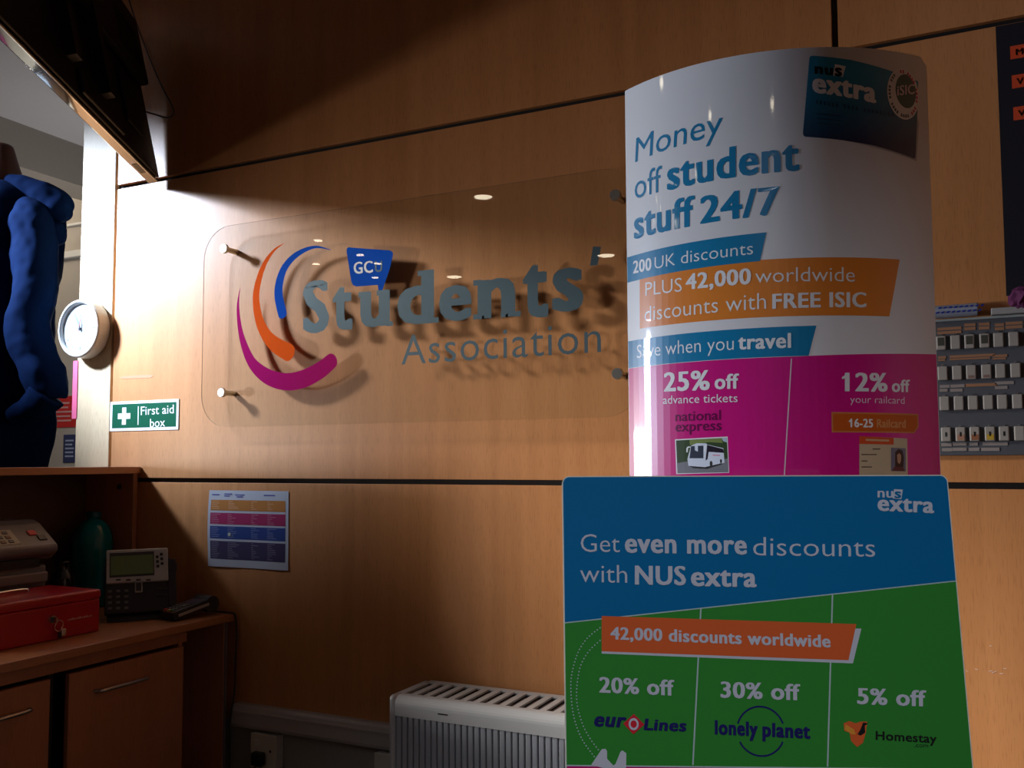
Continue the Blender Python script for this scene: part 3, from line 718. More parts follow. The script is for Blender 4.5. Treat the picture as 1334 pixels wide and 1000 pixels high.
for a0, a1, cc, nn in ((-60, 105, (.62, .03, .15), 16), (125, 290, (.08, .12, .14), 18)):
    bm = bmesh.new(); c0 = Vector(S1.inv(*bc))
    for k in range(nn):
        if k % 5 == 3: continue
        a = math.radians(a0 + (a1 - a0) * (k + .5) / nn); w2 = .055
        V = [bm.verts.new((c0.x + er * r * math.cos(q), c0.y + es * r * math.sin(q), 0)) for r, q in ((.80, a - w2), (.80, a + w2), (.93, a + w2), (.93, a - w2))]; bm.faces.new(V)
    fix_dir(bm); to_surf(bm, S1, .0021); obj('ring_print', bm, ink('ring_ink', cc), bd, local='keep')

# ================================================================== GREEN AND BLUE BOARD
b0, b1_ = at(732, 620, .98), at(1232, 620, .975); b2 = at(733.5, 1000, .945)
ex = (b1_ - b0); ex.z = 0; ex.normalize(); hz = Vector((-ex.y, ex.x, 0))     # away from viewer
lean = math.radians(6.5); eyv = Vector((0, 0, 1)) * math.cos(lean) + hz * math.sin(lean)
BD = Flat(b0, ex, eyv)
wB = BD.inv(1232, 620)[0]; wB2 = BD.inv(1262, 1000)[0]; hB = .60
bd_ = thing('strut_board', 'blue and green advertising board with an orange banner, in front of the curved standee', 'board', BD.pt(wB / 2, -hB))
def rrect(x0, y0, x1, y1, r, n=5):
    o = []
    for cx, cy, a0 in ((x1 - r, y1 - r, 0), (x0 + r, y1 - r, 90), (x0 + r, y0 + r, 180), (x1 - r, y0 + r, 270)):
        for k in range(n + 1):
            a = math.radians(a0 + k * 90 / n); o.append((cx + r * math.cos(a), cy + r * math.sin(a)))
    return o
bm = bmesh.new(); pts = rrect(0, -hB, wB + .002, 0, .008)
fa = [bm.verts.new(BD.pt(a, b, 0)) for a, b in pts]; fb = [bm.verts.new(BD.pt(a, b, -.005)) for a, b in pts]
bm.faces.new(fa); bm.faces.new(fb[::-1])
for i in range(len(pts)): bm.faces.new((fa[i], fb[i], fb[(i + 1) % len(pts)], fa[(i + 1) % len(pts)]))
obj('card', bm, B['edge'], bd_)
E_ = .0012
x1b = wB + .002 - E_
l0 = BD.inv(732, 811)[1]; r0_ = BD.inv(1243.5, 756.5)[1]
bp = [p for p in rrect(E_, -hB + E_, x1b, -E_, .007)]
polyst(BD, 'blue_field', [p for p in bp if p[1] > -.03] + [(E_, l0), (x1b, r0_)], B['blue'], .0004, bd_)
zz = BD.inv(733, 996)[1]
polyst(BD, 'green_field', [(E_, l0), (E_, zz), (x1b, zz - .004), (x1b, r0_)], B['green'], .0004, bd_)
polyst(BD, 'magenta_field', [(E_, zz - .001), (E_, -hB + .002), (x1b, -hB + .002), (x1b, zz - .005)], B['pink'], .0004, bd_)
polyst(BD, 'edge_line', [(E_, l0 - .0006), (x1b, r0_ - .0006), (x1b, r0_ + .0006), (E_, l0 + .0006)], B['line'], .0008, bd_)
polyst(BD, 'edge_line', [(E_, zz - .0012), (x1b, zz - .0052), (x1b, zz - .0038), (E_, zz + .0002)], B['line'], .0008, bd_)
line(BD, 'divider_line', (913, 792), (902.6, 996), .0016, B['line'], .0007, bd_)
line(BD, 'divider_line', (1084.5, 773), (1078, 998), .0016, B['line'], .0007, bd_)
for m_ in B.values(): m_.node_tree.nodes['Principled BSDF'].inputs['Specular IOR Level'].default_value = .12
def btext(s, a, b, c, m='white', off=0, l=.0016, **k): return text(BD, s, a, b, c, B[m], l, bd_, off=off, **k)
btext('Get', (756.5, 718.5), (807.5, 719), (756.5, 695.5), off=LIGHT); btext('even more', (814, 719), (973, 721.5), (814, 693.5), off=BOLD)
btext('discounts', (981, 723.2), (1140, 725), (981, 699), off=LIGHT)
btext('with', (755.5, 757.8), (817, 759), (755.5, 734.5), off=LIGHT); btext('NUS', (827, 760.5), (893.5, 761.5), (827, 736), off=BOLD); btext('extra', (900, 762.5), (985.5, 764), (900, 737), off=BOLD)
btext('nu', (1143, 647.6), (1163.5, 648), (1143, 635), off=.02)
poly(BD, 'letter_tile', [(1164.5, 637), (1176, 637.5), (1174, 650), (1163, 649)], B['white'], .0014, bd_)
btext('s', (1165, 648.2), (1173.5, 648.5), (1165.3, 636), 'blue', .03, .0018)
btext('extra', (1143, 664.6), (1216.5, 667.8), (1143, 644), off=BOLD)
poly(BD, 'banner_shadow', [(783.8, 812), (1122, 818.5), (1111, 863.8), (783.8, 851)], B['white'], .0010, bd_)
poly(BD, 'orange_banner', [(783.8, 802), (1115.5, 812.5), (1105.2, 859.6), (783.8, 848)], B['orange'], .0013, bd_)
btext('42,000 discounts worldwide', (795, 832), (1082, 842.7), (795, 816), off=BOLD, l=.0017)
btext('20% off', (780.5, 901.2), (878.5, 905.4), (780.5, 881), off=BOLD); btext('30% off', (938.5, 907.8), (1042.5, 911.5), (938.5, 887), off=BOLD); btext('5% off', (1116.4, 916), (1206.5, 919.5), (1116.4, 895.3), off=BOLD)
btext('eur', (772.5, 945.8), (813.5, 947.5), (775.5, 932), 'navy', .045, box_fit=True)
btext('Lines', (838.5, 950), (893.5, 952), (840.5, 935), 'navy', .045)
poly(BD, 'red_diamond', [(825.6, 929.5), (839.5, 943.3), (825, 956), (811.8, 942)], B['red'], .0017, bd_)
ellipse(BD, 'letter_ring', (825.4, 942.8), .0052, .0060, B['white'], .0021, bd_, inner=.62)
btext('lonely', (931, 955.5), (987, 958), (931, 937), 'navy', .05); btext('planet', (993, 958.3), (1055.5, 961.3), (993, 940), 'navy', .05)
rg = 31 / 1170 * .955
ellipse(BD, 'ring', (991, 952), rg, rg, B['navy'], .0012, bd_, inner=.93, a0=18, a1=162); ellipse(BD, 'ring', (991, 952), rg, rg, B['navy'], .0012, bd_, inner=.93, a0=205, a1=335)
def f2(x, y): return (980 + x / 4.545, 780 + y / 4.545)
poly(BD, 'heart_logo', [f2(540, 735), f2(575, 722), f2(610, 735), f2(640, 725), f2(680, 725), f2(672, 790), f2(655, 850), f2(620, 876), f2(585, 840), f2(575, 790), f2(545, 780)], B['orange'], .0012, bd_)
poly(BD, 'logo_accent', [f2(545, 770), f2(552, 740), f2(600, 770), f2(612, 800), f2(588, 800)], B['orange2'], .0015, bd_)
poly(BD, 'logo_bird', [f2(622, 800), f2(640, 770), f2(655, 730), f2(685, 735), f2(665, 750), f2(668, 790), f2(640, 808)], B['black'], .0016, bd_)
btext('Homestay', (1140.5, 962.8), (1220, 967.3), (1140.5, 951.5), 'black', .025); btext('.com', (1191, 972.5), (1209, 973.2), (1191, 967), 'black', 0)
def dots(pts, n):
    P = spline([(x, y, 0) for x, y in pts], 16); L_ = [0]
    for i in range(1, len(P)): L_.append(L_[-1] + (P[i] - P[i - 1]).length)
    bm = bmesh.new()
    for k in range(n):
        t = L_[-1] * k / (n - 1); i = max(j for j in range(len(L_)) if L_[j] <= t); i = min(i, len(P) - 2)
        u = (t - L_[i]) / max(L_[i + 1] - L_[i], 1e-6); p = P[i].lerp(P[i + 1], u); c = BD.inv(p.x, p.y)
        bm.faces.new([bm.verts.new((c[0] + .0008 * math.cos(a), c[1] + .0008 * math.sin(a), 0)) for a in [PI * q / 3 for q in range(6)]])
    fix_dir(bm); to_surf(bm, BD, .0012); obj('dotted_arc', bm, B['line'], bd_, local='keep')
dots([(781.6, 817.4), (764, 832), (752, 852), (744.5, 880), (744, 905), (748, 935), (758, 962), (774, 985)], 44)
dots([(781.6, 834), (767, 848), (756, 868), (751.5, 894.4), (752, 918), (759, 943), (769, 962), (779.4, 976)], 36)
def f1_(x, y): return (720 + x / 4.545, 780 + y / 4.545)
poly(BD, 'white_hand_shape', [f1_(228, 980), f1_(262, 930), f1_(290, 888), f1_(312, 885), f1_(322, 900), f1_(322, 945), f1_(360, 985), f1_(372, 975), f1_(400, 905), f1_(412, 895), f1_(436, 912), f1_(434, 1000), f1_(300, 1000)], B['white'], .0014, bd_)
stt = bmesh.new(); q0 = BD.pt(wB / 2 - .05, -.12, -.006); 
mS = frame_mtx(BD.pt(wB / 2, -hB, -.0), ex, hz, Vector((0, 0, 1)))
v = [stt.verts.new(p) for p in (BD.pt(wB / 2 - .05, -.15, -.006), BD.pt(wB / 2 + .05, -.15, -.006), BD.pt(wB / 2 + .07, -hB, -.006) + hz * .15 + Vector((0, 0, 0)), BD.pt(wB / 2 - .07, -hB, -.006) + hz * .15)]
stt.faces.new(v); so = obj('strut', stt, B['edge'], bd_); so.modifiers.new('s', 'SOLIDIFY').thickness = .003
# low counter under the board, below the picture
zc = BD.pt(0, -hB).z - .001
ct = thing('counter', 'wooden reception counter under the green board', 'counter', (-.18, -1.75, 0))
def cbx(a0, a1, h0, h1, z0, z1): return box((a0, h0, z0), (a1, h1, z1), frame_mtx(b0, ex, hz, Vector((0, 0, 1))) @ Matrix.Translation((0, 0, -b0.z)))
obj('worktop', cbx(-.06, .75, -.28, .155, zc - .03, zc), M['desk'], ct, bevel=.002)
obj('side_panel', cbx(-.04, -.015, -.26, .14, 0, zc - .03), M['desk_v'], ct); obj('side_panel', cbx(.70, .725, -.26, .14, 0, zc - .03), M['desk_v'], ct); obj('back_panel', cbx(-.015, .70, .11, .13, 0, zc - .03), M['desk_v'], ct)

# ================================================================== BADGE/FOB DISPLAY ON THE RIGHT
FB = Flat((0, -.012, 0), (1, 0, 0), (0, 0, 1))
fbx0, fbx1, fz0, fz1 = -.10, .46, 1.312, 1.69
fb_ = thing('display_board', 'grey hanging display board with rows of small white key fobs', 'board', (.1, 0, fz0))
obj('backing', box((fbx0, -.012, fz0), (fbx1, -.001, fz1)), mat('board_grey', (.075, .082, .10), .5, noise=.08, nscale=30), fb_, bevel=.002)
obj('top_rail', box((fbx0, -.018, fz1 - .006), (fbx1, -.001, fz1)), mat('rail_grey', (.32, .36, .36), .4), fb_)
rowz = [FB.inv(1281.5, 444)[1], FB.inv(1285, 484)[1], FB.inv(1286, 524)[1], FB.inv(1287, 565)[1]]
colx = [FB.inv(x, 484)[0] for x in (1227.5, 1245.5, 1264.5, 1283.5, 1302.5, 1321.5)]
dx = colx[2] - colx[1]; fobm = mat('fob_white', (.30, .28, .26), .5); lab_o = mat('label_orange', (.30, .15, .08), .6); lab_w = mat('label_white', (.26, .23, .22), .6)
names = ['top', 'second', 'third', 'bottom']
fw, fh = .0245, .039
def fob(i, r, x, z):
    t = thing('key_fob', None, 'fob', (x, -.012, z - fh / 2), 'white key fobs on the grey display board')
    t['label'] = 'white key fob, %s row of the board, %s' % (names[r], ['beside the standee edge', 'second from the standee', 'third from the standee', 'fourth from the standee', 'fifth from the standee', 'sixth from the standee'][i] if i < 6 else 'beyond the picture')
    obj('fob_body', box((x - fw / 2, -.022, z - fh / 2), (x + fw / 2, -.0125, z + fh / 2)), fobm, t, bevel=.003)
    if r == 3 and i < 5:
        obj('mark', box((x - .0022, -.0226, z - .006), (x + .0022, -.022, z + .006)), M['black'], t)
        if i in (1, 2, 3): obj('picture', box((x - .008, -.0224, z - .016), (x + .009, -.022, z - .001)), mat('fob_pic', [(.35, .18, .12), (.25, .1, .05), (.45, .3, .03)][i - 1], .5), t)
    if r == 0 and i in (0, 2, 3): obj('picture', box((x - .008, -.0224, z - .008), (x + .008, -.022, z + .015)), mat('fob_dark', (.05, .05, .04), .5), t)
    if r == 1 and i in (2, 3): obj('picture', box((x - .007, -.0224, z - .016), (x + .007, -.022, z - .009)), mat('fob_dim', (.2, .12, .1), .5), t)
    obj('hanging_loop', tube(bmesh.new(), [(x - .002, -.0125, z + fh / 2 - .002), (x - .002, -.018, z + fh / 2 + .005), (x + .002, -.018, z + fh / 2 + .005), (x + .002, -.0125, z + fh / 2 - .002)], .0008, 5), M['chrome'], t)
for r in range(4):
    for i in range(6):
        fob(i, r, colx[i] + .0015 * r + (.0008 if i % 2 else -.0006), rowz[r])
def strip(x, z, w_, h_, m): 
    a = FB.inv(x, z); obj('label_strip', box((a[0], -.0135, a[1] - h_), (a[0] + w_, -.0121, a[1])), m, fb_)
for x, z, w_ in ((1221, 427, .06), (1256, 421.5, .028), (1275, 420.5, .026), (1296, 421.5, .022), (1310, 419.5, .04)):
    strip(x, z, w_, .008, lab_o); strip(x, z + 5, w_, .008, lab_o)
for x, z, w_ in ((1222, 464, .02), (1237, 463, .11), (1293, 462, .035)): strip(x, z, w_, .007, lab_o); strip(x, z + 4, w_ * .9, .005, lab_o)
for x, z, w_, m in ((1224, 501.5, .025, lab_w), (1238, 501, .035, lab_w), (1258, 500, .075, lab_o), (1296, 497, .045, lab_w), (1224, 506.5, .02, lab_w), (1238, 506.5, .03, lab_w), (1296, 503, .03, lab_w)): strip(x, z, w_, .008, m)
for x, z, w_ in ((1226, 577, .026), (1241, 576, .034), (1263, 576, .02), (1280, 576, .06), (1227, 583.5, .026), (1241, 583, .034), (1262, 583, .026), (1278, 583, .044)): strip(x, z, w_, .009, lab_w)
# packets above the board
a = WALL.inv(1275, 416); b = WALL.inv(1222, 401)
pk = thing('sweet_packet', 'blue and white rounded packet lying on top of the grey display board', 'packet', (a[0] - .06, -.03, fz1))
bm = bmesh.new(); tube(bm, spline([(-.02, -.028, fz1 + .019), (.05, -.028, fz1 + .0195), (a[0] - .012, -.028, fz1 + .0205), (a[0] - .002, -.028, fz1 + .0205)], 3), [.018] * 9 + [.008], 16)
obj('wrapper', bm, mat('packet_white', (.25, .28, .36), .35), pk, smooth=True)
bm = bmesh.new()
for k in range(9):
    x = .0 + k * .013
    for q in range(2):
        z = fz1 + .012 + q * .013; V = [bm.verts.new((x + dx_ + (z + dz - fz1) * .5, -.0475 + abs(z + dz - fz1 - .019) * .22, z + dz)) for dx_, dz in ((0, 0), (.007, .001), (.007, .006), (0, .005))]; bm.faces.new(V)
obj('blue_print', bm, mat('packet_blue', (.01, .03, .28), .35), pk)
wb = WALL.inv(1290.5, 412)
tag(obj('white_box', box((wb[0], -.04, fz1 + .001), (wb[0] + .16, -.004, fz1 + .019)), mat('box_white', (.3, .3, .3), .5), bevel=.002), 'narrow white box lying on the right end of the grey display board', 'box')
# dark wall poster with orange tags
dp = thing('dark_poster', 'tall black wall poster with small orange labels at the right picture edge', 'poster', (.4, 0, 1.74))
DPF = Flat((0, -.004, 0), (1, 0, 0), (0, 0, 1))
obj('poster_sheet', box((.182, -.004, 1.745), (.80, -.0006, 2.50)), mat('poster_navy', (.008, .009, .018), .5), dp)
for (x, y), s in (((1316.5, 77.5), 'MI'), ((1318.5, 115.5), 'VE'), ((1320.5, 157), 'VI')):
    a = DPF.inv(x, y); p = polyst(DPF, 'orange_label', [(a[0], a[1]), (a[0] + .09, a[1]), (a[0] + .09, a[1] + .037), (a[0], a[1] + .037)], mat('tag_orange', (.62, .07, .02), .5), .0005, dp)
    vs, fs_ = glyphs(s, .03); bm = bmesh.new(); V = [bm.verts.new(DPF.pt(a[0] + .012 + q[0] * .026, a[1] + .009 + q[1] * .026, .001)) for q in vs]
    for f in fs_: bm.faces.new([V[i] for i in f])
    obj('lettering', bm, mat('tag_text', (.55, .3, .2), .5), p, local='keep')
pu = bmesh.new(); c = hit(1331, 389, 1, -.03)
bmesh.ops.create_icosphere(pu, subdivisions=3, radius=.03, matrix=Matrix.Translation(c))
for v in pu.verts: v.co += (v.co - c).normalized() * random.uniform(-.005, .006)
tag(obj('purple_rosette', pu, mat('purple_fabric', (.10, .01, .07), .8, noise=.5, nscale=90)), 'small dark purple rosette under the black poster', 'rosette')

# ================================================================== DESK
XD = -2.515; YN = -1.75
dk = thing('desk', 'wooden desk with cupboards along the left, red cash box and phone on it', 'desk', (-2.9, -.9, 0))
obj('worktop', box((-3.34, YN, .682), (XD, -.003, .71)), M['desk'], dk, bevel=.002)
obj('end_panel', box((-3.34, -.055, 0), (XD - .012, -.045, .682)), M['desk_v'], dk)
obj('edge_strip', box((XD - .012, -.050, 0), (XD - .004, -.043, .682)), mat('grey_strip', (.18, .18, .2), .5), dk)
XC = -2.57
pd = thing('cupboard', 'wooden two-door cupboard with metal bar handles under the desk', 'cupboard', (XC - .3, -.8, 0))
bm = bmesh.new(); bx(bm, (-3.3, YN, .0), (XC, -.225, .02)); bx(bm, (-3.3, YN, .02), (-3.28, -.225, .68)); bx(bm, (-3.28, -.225 - .018, .02), (XC, -.225, .68)); bx(bm, (-3.28, YN, .665), (XC, -.243, .68))
obj('carcass', bm, M['desk_v'], pd)
obj('top_rail', box((XC - .018, YN, .632), (XC - .001, -.2, .665)), M['desk_v'], pd)
obj('partition', box((-3.28, -.775, .02), (XC - .01, -.757, .665)), M['gap'], pd)
def cdoor(y0, y1, h0, h1):
    d = obj('door', box((XC + .001, y0, .05), (XC + .02, y1, .622)), M['desk_v'], pd, bevel=.0015)
    ym = [h0, h0 + .01, h0 + .02, (h0 + h1) / 2, h1 - .02, h1 - .01, h1]; xs = [XC + .019, XC + .034, XC + .042, XC + .045, XC + .042, XC + .034, XC + .019]
    obj('handle', tube(bmesh.new(), spline([(x, y, .548) for x, y in zip(xs, ym)], 4), .0065, 10), M['steel'], d, smooth=True)
cdoor(-.722, -.235, -.625, -.41); cdoor(-1.28, -.79, -1.08, -.86)
# hutch standing on the desk
XH = -3.06; YH = -1.15
hu = thing('hutch', 'open dark wooden hutch standing on the desk against the wall', 'shelf unit', (-3.2, -.9, .71))
obj('top_board', box((-3.36, YH, 1.257), (XH + .014, -.003, 1.285)), M['desk'], hu, bevel=.0015)
ep = obj('side_panel', box((-3.34, -.028, .711), (XH, -.005, 1.257)), M['desk_v'], hu, bevel=.001); obj('side_panel', box((-3.34, YH, .711), (XH, YH + .02, 1.257)), M['desk_v'], hu)
obj('back_panel', box((-3.352, YH, .711), (-3.34, -.005, 1.257)), mat('hutch_back', (.10, .05, .03), .6), hu)
obj('cam_bolt', cyl(bmesh.new(), (-3.14, -.028, 1.20), (-3.14, -.031, 1.20), .012), M['black'], ep)
# cash box
cbx_ = thing('cash_box', 'red metal cash box with keys in its lock on the desk', 'cash box', (-2.78, -.7, .71))
y0c, y1c = -.90, -.492
obj('box_body', box((-2.95, y0c, .7105), (-2.69, y1c, .825)), M['redbox'], cbx_, bevel=.006)
ld = obj('lid', box((-2.954, y0c - .003, .825), (-2.686, y1c + .003, .858)), M['redbox'], cbx_, bevel=.01)
obj('lid_handle', tube(bmesh.new(), spline([(-2.86, -.76, .858), (-2.86, -.755, .866), (-2.862, -.70, .868), (-2.862, -.65, .866), (-2.862, -.645, .858)], 4), .004, 8), M['chrome'], ld, smooth=True)
lk = obj('lock', cyl(bmesh.new(), (-2.692, -.685, .782), (-2.680, -.685, .782), .015, .013, 24), M['chrome'], cbx_)
obj('key', box((-2.684, -.688, .772), (-2.662, -.682, .790)), M['chrome'], lk)
obj('key_ring', tube(bmesh.new(), [(-2.668 + .002 * math.sin(a * 3), -.672 + .015 * math.cos(a), .760 + .018 * math.sin(a)) for a in [2 * PI * k / 18 for k in range(19)]], .0013, 6), M['chrome'], lk)
obj('key', box((-2.668, -.664, .724), (-2.662, -.648, .748), None), M['chrome'], lk, bevel=.003)
obj('key', box((-2.676, -.672, .718), (-2.668, -.656, .740), None), M['black'], lk, bevel=.003)
bm = bmesh.new()
for k in range(11):
    y = -.622 + k * .009; bx(bm, (-2.6898, y, .767), (-2.6892, y + .0065, .7705 + (k % 3) * .0015))
obj('printed_name', bm, mat('name_print', (.55, .42, .42), .5), cbx_)
# printer
pn = thing('printer', 'grey multifunction printer behind the red cash box', 'printer', (-3.05, -.8, .71))
YPR = -.492
bm = box((-3.27, -.98, .7105), (-2.925, YPR - .03, .93)); obj('body', bm, M['greyprint'], pn, bevel=.012)
bm = bmesh.new(); prf = [(-3.27, .93), (-2.935, .95), (-2.90, .975), (-2.90, 1.0), (-3.0, 1.075), (-3.04, 1.09), (-3.27, 1.09)]
A1 = [bm.verts.new((x, -.98, z)) for x, z in prf]; A2 = [bm.verts.new((x, YPR, z)) for x, z in prf]
for i in range(len(prf)): bm.faces.new((A1[i], A1[(i + 1) % len(prf)], A2[(i + 1) % len(prf)], A2[i]))
bm.faces.new(A1); bm.faces.new(A2[::-1]); obj('scanner_head', bm, M['greyprint'], pn, bevel=.016)
obj('paper_slot', box((-2.93, -.96, .925), (-2.914, -.56, .955)), M['black'], pn)
obj('output_tray', box((-2.95, -.96, .868), (-2.905, -.53, .905)), mat('tray_grey', (.2, .19, .2), .4), pn, bevel=.006)
obj('paper_drawer', box((-2.95, -.96, .72), (-2.915, -.54, .855)), M['printer_dk'], pn, bevel=.006)
pd_n = Vector((.075, 0, .1)).normalized(); pdu = Vector((-.1, 0, .075)).normalized()
PM = frame_mtx((-2.90, -.98, 1.0), (0, 1, 0), pdu, pd_n)
def pbox(u0, u1, v0, v1, nm, m, h=.003): obj(nm, box((u0, v0, 0), (u1, v1, h), PM), m, pn, bevel=.0008)
pbox(.23, .345, .02, .10, 'key_panel', mat('key_panel', (.38, .36, .28), .5), .002)
for i in range(3):
    for j in range(3): pbox(.245 + i * .03, .263 + i * .03, .028 + j * .024, .042 + j * .024, 'button', mat('btn', (.20, .12, .09), .5) if (i + j) % 2 else M['key'], .005)
pbox(.40, .43, .06, .085, 'button', M['red'], .005); pbox(.425, .455, .03, .055, 'button', M['black'], .005); pbox(.12, .21, .05, .10, 'display', mat('printer_display', (.03, .04, .07), .2), .003)
for o_ in list(pn.children): o_.location += Vector((-.058, .04, .001))
# item on the printer
bm = bmesh.new(); lathe(bm, [(.028, 0), (.040, .012), (.045, .03), (.043, .034), (.02, .012)], (-3.10, -.745, 1.093), 28)
tag(obj('bowl', bm, mat('lilac_plastic', (.28, .24, .36), .3), smooth=True), 'small lilac bowl on top of the grey printer', 'bowl')
# teal bottle and dark jar in the hutch
bcy = min(hit(141, 700, 0, -3.19).y, -.112); bcx = -3.19
bm = bmesh.new(); lathe(bm, [(.068, 0), (.074, .012), (.076, .10), (.072, .115), (.076, .13), (.079, .20), (.079, .255), (.074, .295), (.062, .325), (.044, .347), (.024, .358), (.024, .372), (.005, .374)], (bcx, bcy, .7105), 36)
tl = thing('water_container', 'large rounded teal plastic container standing in the hutch behind the phone', 'container', (bcx, bcy, .711))
obj('container_body', bm, mat('teal_plastic', (.0, .22, .26), .15, trans=.3), tl, smooth=True)
bm = bmesh.new(); lathe(bm, [(.03, 0), (.03, .02), (.004, .022)], (bcx, bcy, 1.078), 24); obj('container_cap', bm, mat('teal_cap', (.0, .08, .12), .4), tl)
bm = bmesh.new(); lathe(bm, [(.04, 0), (.045, .01), (.047, .12), (.044, .15), (.03, .17), (.028, .20), (.032, .205), (.005, .206)], (-3.13, -.30, .7105), 28)
tag(obj('dark_jar', bm, mat('dark_glass', (.012, .014, .014), .08, coat=.5), smooth=True), 'dark glossy jar between the printer and the teal container', 'jar')

# ================================================================== DESK PHONE
pf = Vector((.78, -.625, 0)).normalized(); pu_ = Vector((-pf.y, pf.x, 0)).normalized()   # right as seen from the front
tl_ = math.radians(26); pup = Vector((0, 0, 1)) * math.cos(tl_) - pf * math.sin(tl_); pnn = pf * math.cos(tl_) + Vector((0, 0, 1)) * math.sin(tl_)
PF = Flat(hit(180, 803, 2, .728), pu_, pup)
dphone = thing('desk_phone', 'black and silver office telephone with a green display on the desk', 'telephone', PF.o)
def pq(px, py): return PF.inv(px, py)
def pbx(nm, p0, p1, z0, z1, m, par=None, bev=.002):
    a = pq(*p0); b = pq(*p1); PMt = frame_mtx(PF.o, PF.ex, PF.ey, PF.n)
    return obj(nm, box((min(a[0], b[0]), min(a[1], b[1]), z0), (max(a[0], b[0]), max(a[1], b[1]), z1), PMt), m, par or dphone, bevel=bev)
pbx('phone_body', (136, 800), (221, 722), -.03, -.004, M['black'], bev=.006)
bm = bmesh.new(); u0_, u1_ = pq(140, 800)[0], pq(224, 800)[0]; pr2 = [(-.012, .711), (-.17, .711), (-.17, .73), (-.14, .86), (-.098, .86), (-.032, .738)]
q1 = [bm.verts.new(Vector((PF.o.x, PF.o.y, 0)) + PF.ex * u0_ + pf * d + Vector((0, 0, z))) for d, z in pr2]; q2 = [bm.verts.new(v.co + PF.ex * (u1_ - u0_)) for v in q1]
for i in range(6): bm.faces.new((q1[i], q1[(i + 1) % 6], q2[(i + 1) % 6], q2[i]))
bm.faces.new(q1); bm.faces.new(q2[::-1]); obj('base_shell', bm, M['black'], dphone, bevel=.004)
bzl = pbx('silver_bezel', (138, 761), (218.5, 713.5), -.012, .006, M['silver'], bev=.005)
pbx('display_surround', (142.5, 753), (200.5, 718.5), .006, .0075, M['dark_grey'], bzl, .0008)
pbx('display', (144, 750.5), (199, 723), .0075, .009, M['lcd'], bzl, .0004)
for x in (154, 167, 180, 193): pbx('soft_key', (x - 3, 757), (x + 3, 754.8), .006, .009, M['black'], bzl, .0005)
for i, (x, y) in enumerate(((204.5, 726), (210, 722.5), (205, 732), (210.5, 728.5), (205.5, 738), (211, 734.5))): pbx('line_button', (x - 1.8, y + 1.8), (x + 1.8, y - 1.8), .006, .009, M['black'], bzl, .0008)
pbx('nav_ring', (175.5, 772), (185.5, 758), -.004, .005, M['silver'], bev=.004); pbx('nav_key', (177, 770), (184, 759), .005, .007, M['black'], bev=.003)
for i in range(3):
    for j in range(4):
        x, y = 143 + i * 10.8, 770 + j * 7.4 - i * .4; pbx('key', (x - 2.6, y + 1.8), (x + 2.6, y - 1.8), -.004, .0005, M['key'], bev=.0008)
for i in range(3):
    for j in range(2): pbx('key', (205 + i * 6 - 2, 768 + j * 8), (205 + i * 6 + 2, 765 + j * 8), -.004, .0, M['dark_grey'], bev=.0008)
pbx('handset_cradle', (219, 790), (229, 727), -.035, .0, M['black'], bev=.006)
pbx('handset', (226, 742), (230.5, 731), -.03, -.005, M['black'], bev=.004)

# ================================================================== CARD TERMINAL
ta = hit(222, 800, 2, .711); tb = hit(296, 788, 2, .711)
cdir = Vector((.12, .95, 0)).normalized(); ta = Vector((-2.625, -.245, .7115))
cs = Vector((cdir.y, -cdir.x, 0))
til = math.radians(10); cup = (cdir * math.cos(til) + Vector((0, 0, 1)) * math.sin(til)); cn = cs.cross(cup)
if cn.z < 0: cn = -cn
CM = frame_mtx(ta, cs, cup, cn)
tm = thing('card_terminal', 'black card payment terminal lying beside the telephone', 'card terminal', ta)
obj('terminal_body', box((-.043, 0, .0), (.043, .175, .036), CM), M['black'], tm, bevel=.006)
obj('side_stripe', box((.0425, .02, .012), (.044, .16, .023), CM), mat('stripe_grey', (.38, .36, .36), .4), tm)
obj('screen', box((-.026, .095, .036), (.026, .15, .038), CM), mat('terminal_screen', (.12, .11, .18), .2), tm, bevel=.001)
kc = [M['red'], mat('key_yellow', (.5, .3, .06), .5), mat('key_green2', (.05, .2, .06), .5)]
for i in range(3):
    for j in range(5): obj('key', box((-.028 + i * .02, .008 + j * .017, .036), (-.014 + i * .02, .019 + j * .017, .0395), CM), kc[i] if j == 0 else M['key'], tm, bevel=.001)
obj('paper_housing', cyl(bmesh.new(), CM @ Vector((-.043, .175, .012)), CM @ Vector((.043, .175, .012)), .032), M['dark_grey'], tm)
obj('chrome_edge', box((-.043, -.001, .035), (.044, .003, .038), CM), M['chrome'], tm)
# cable down the desk end
cpt = [(-2.62, -.02, .712), (-2.53, -.018, .713), (-2.505, -.016, .70), (-2.495, -.018, .62), (-2.498, -.02, .50), (-2.49, -.03, .42), (-2.493, -.05, .30), (-2.49, -.05, .12), (-2.47, -.05, .004)]
tag(obj('desk_cable', tube(bmesh.new(), spline(cpt, 6), .0035), M['black'], smooth=True), 'thin black cable hanging down the end of the desk', 'cable')

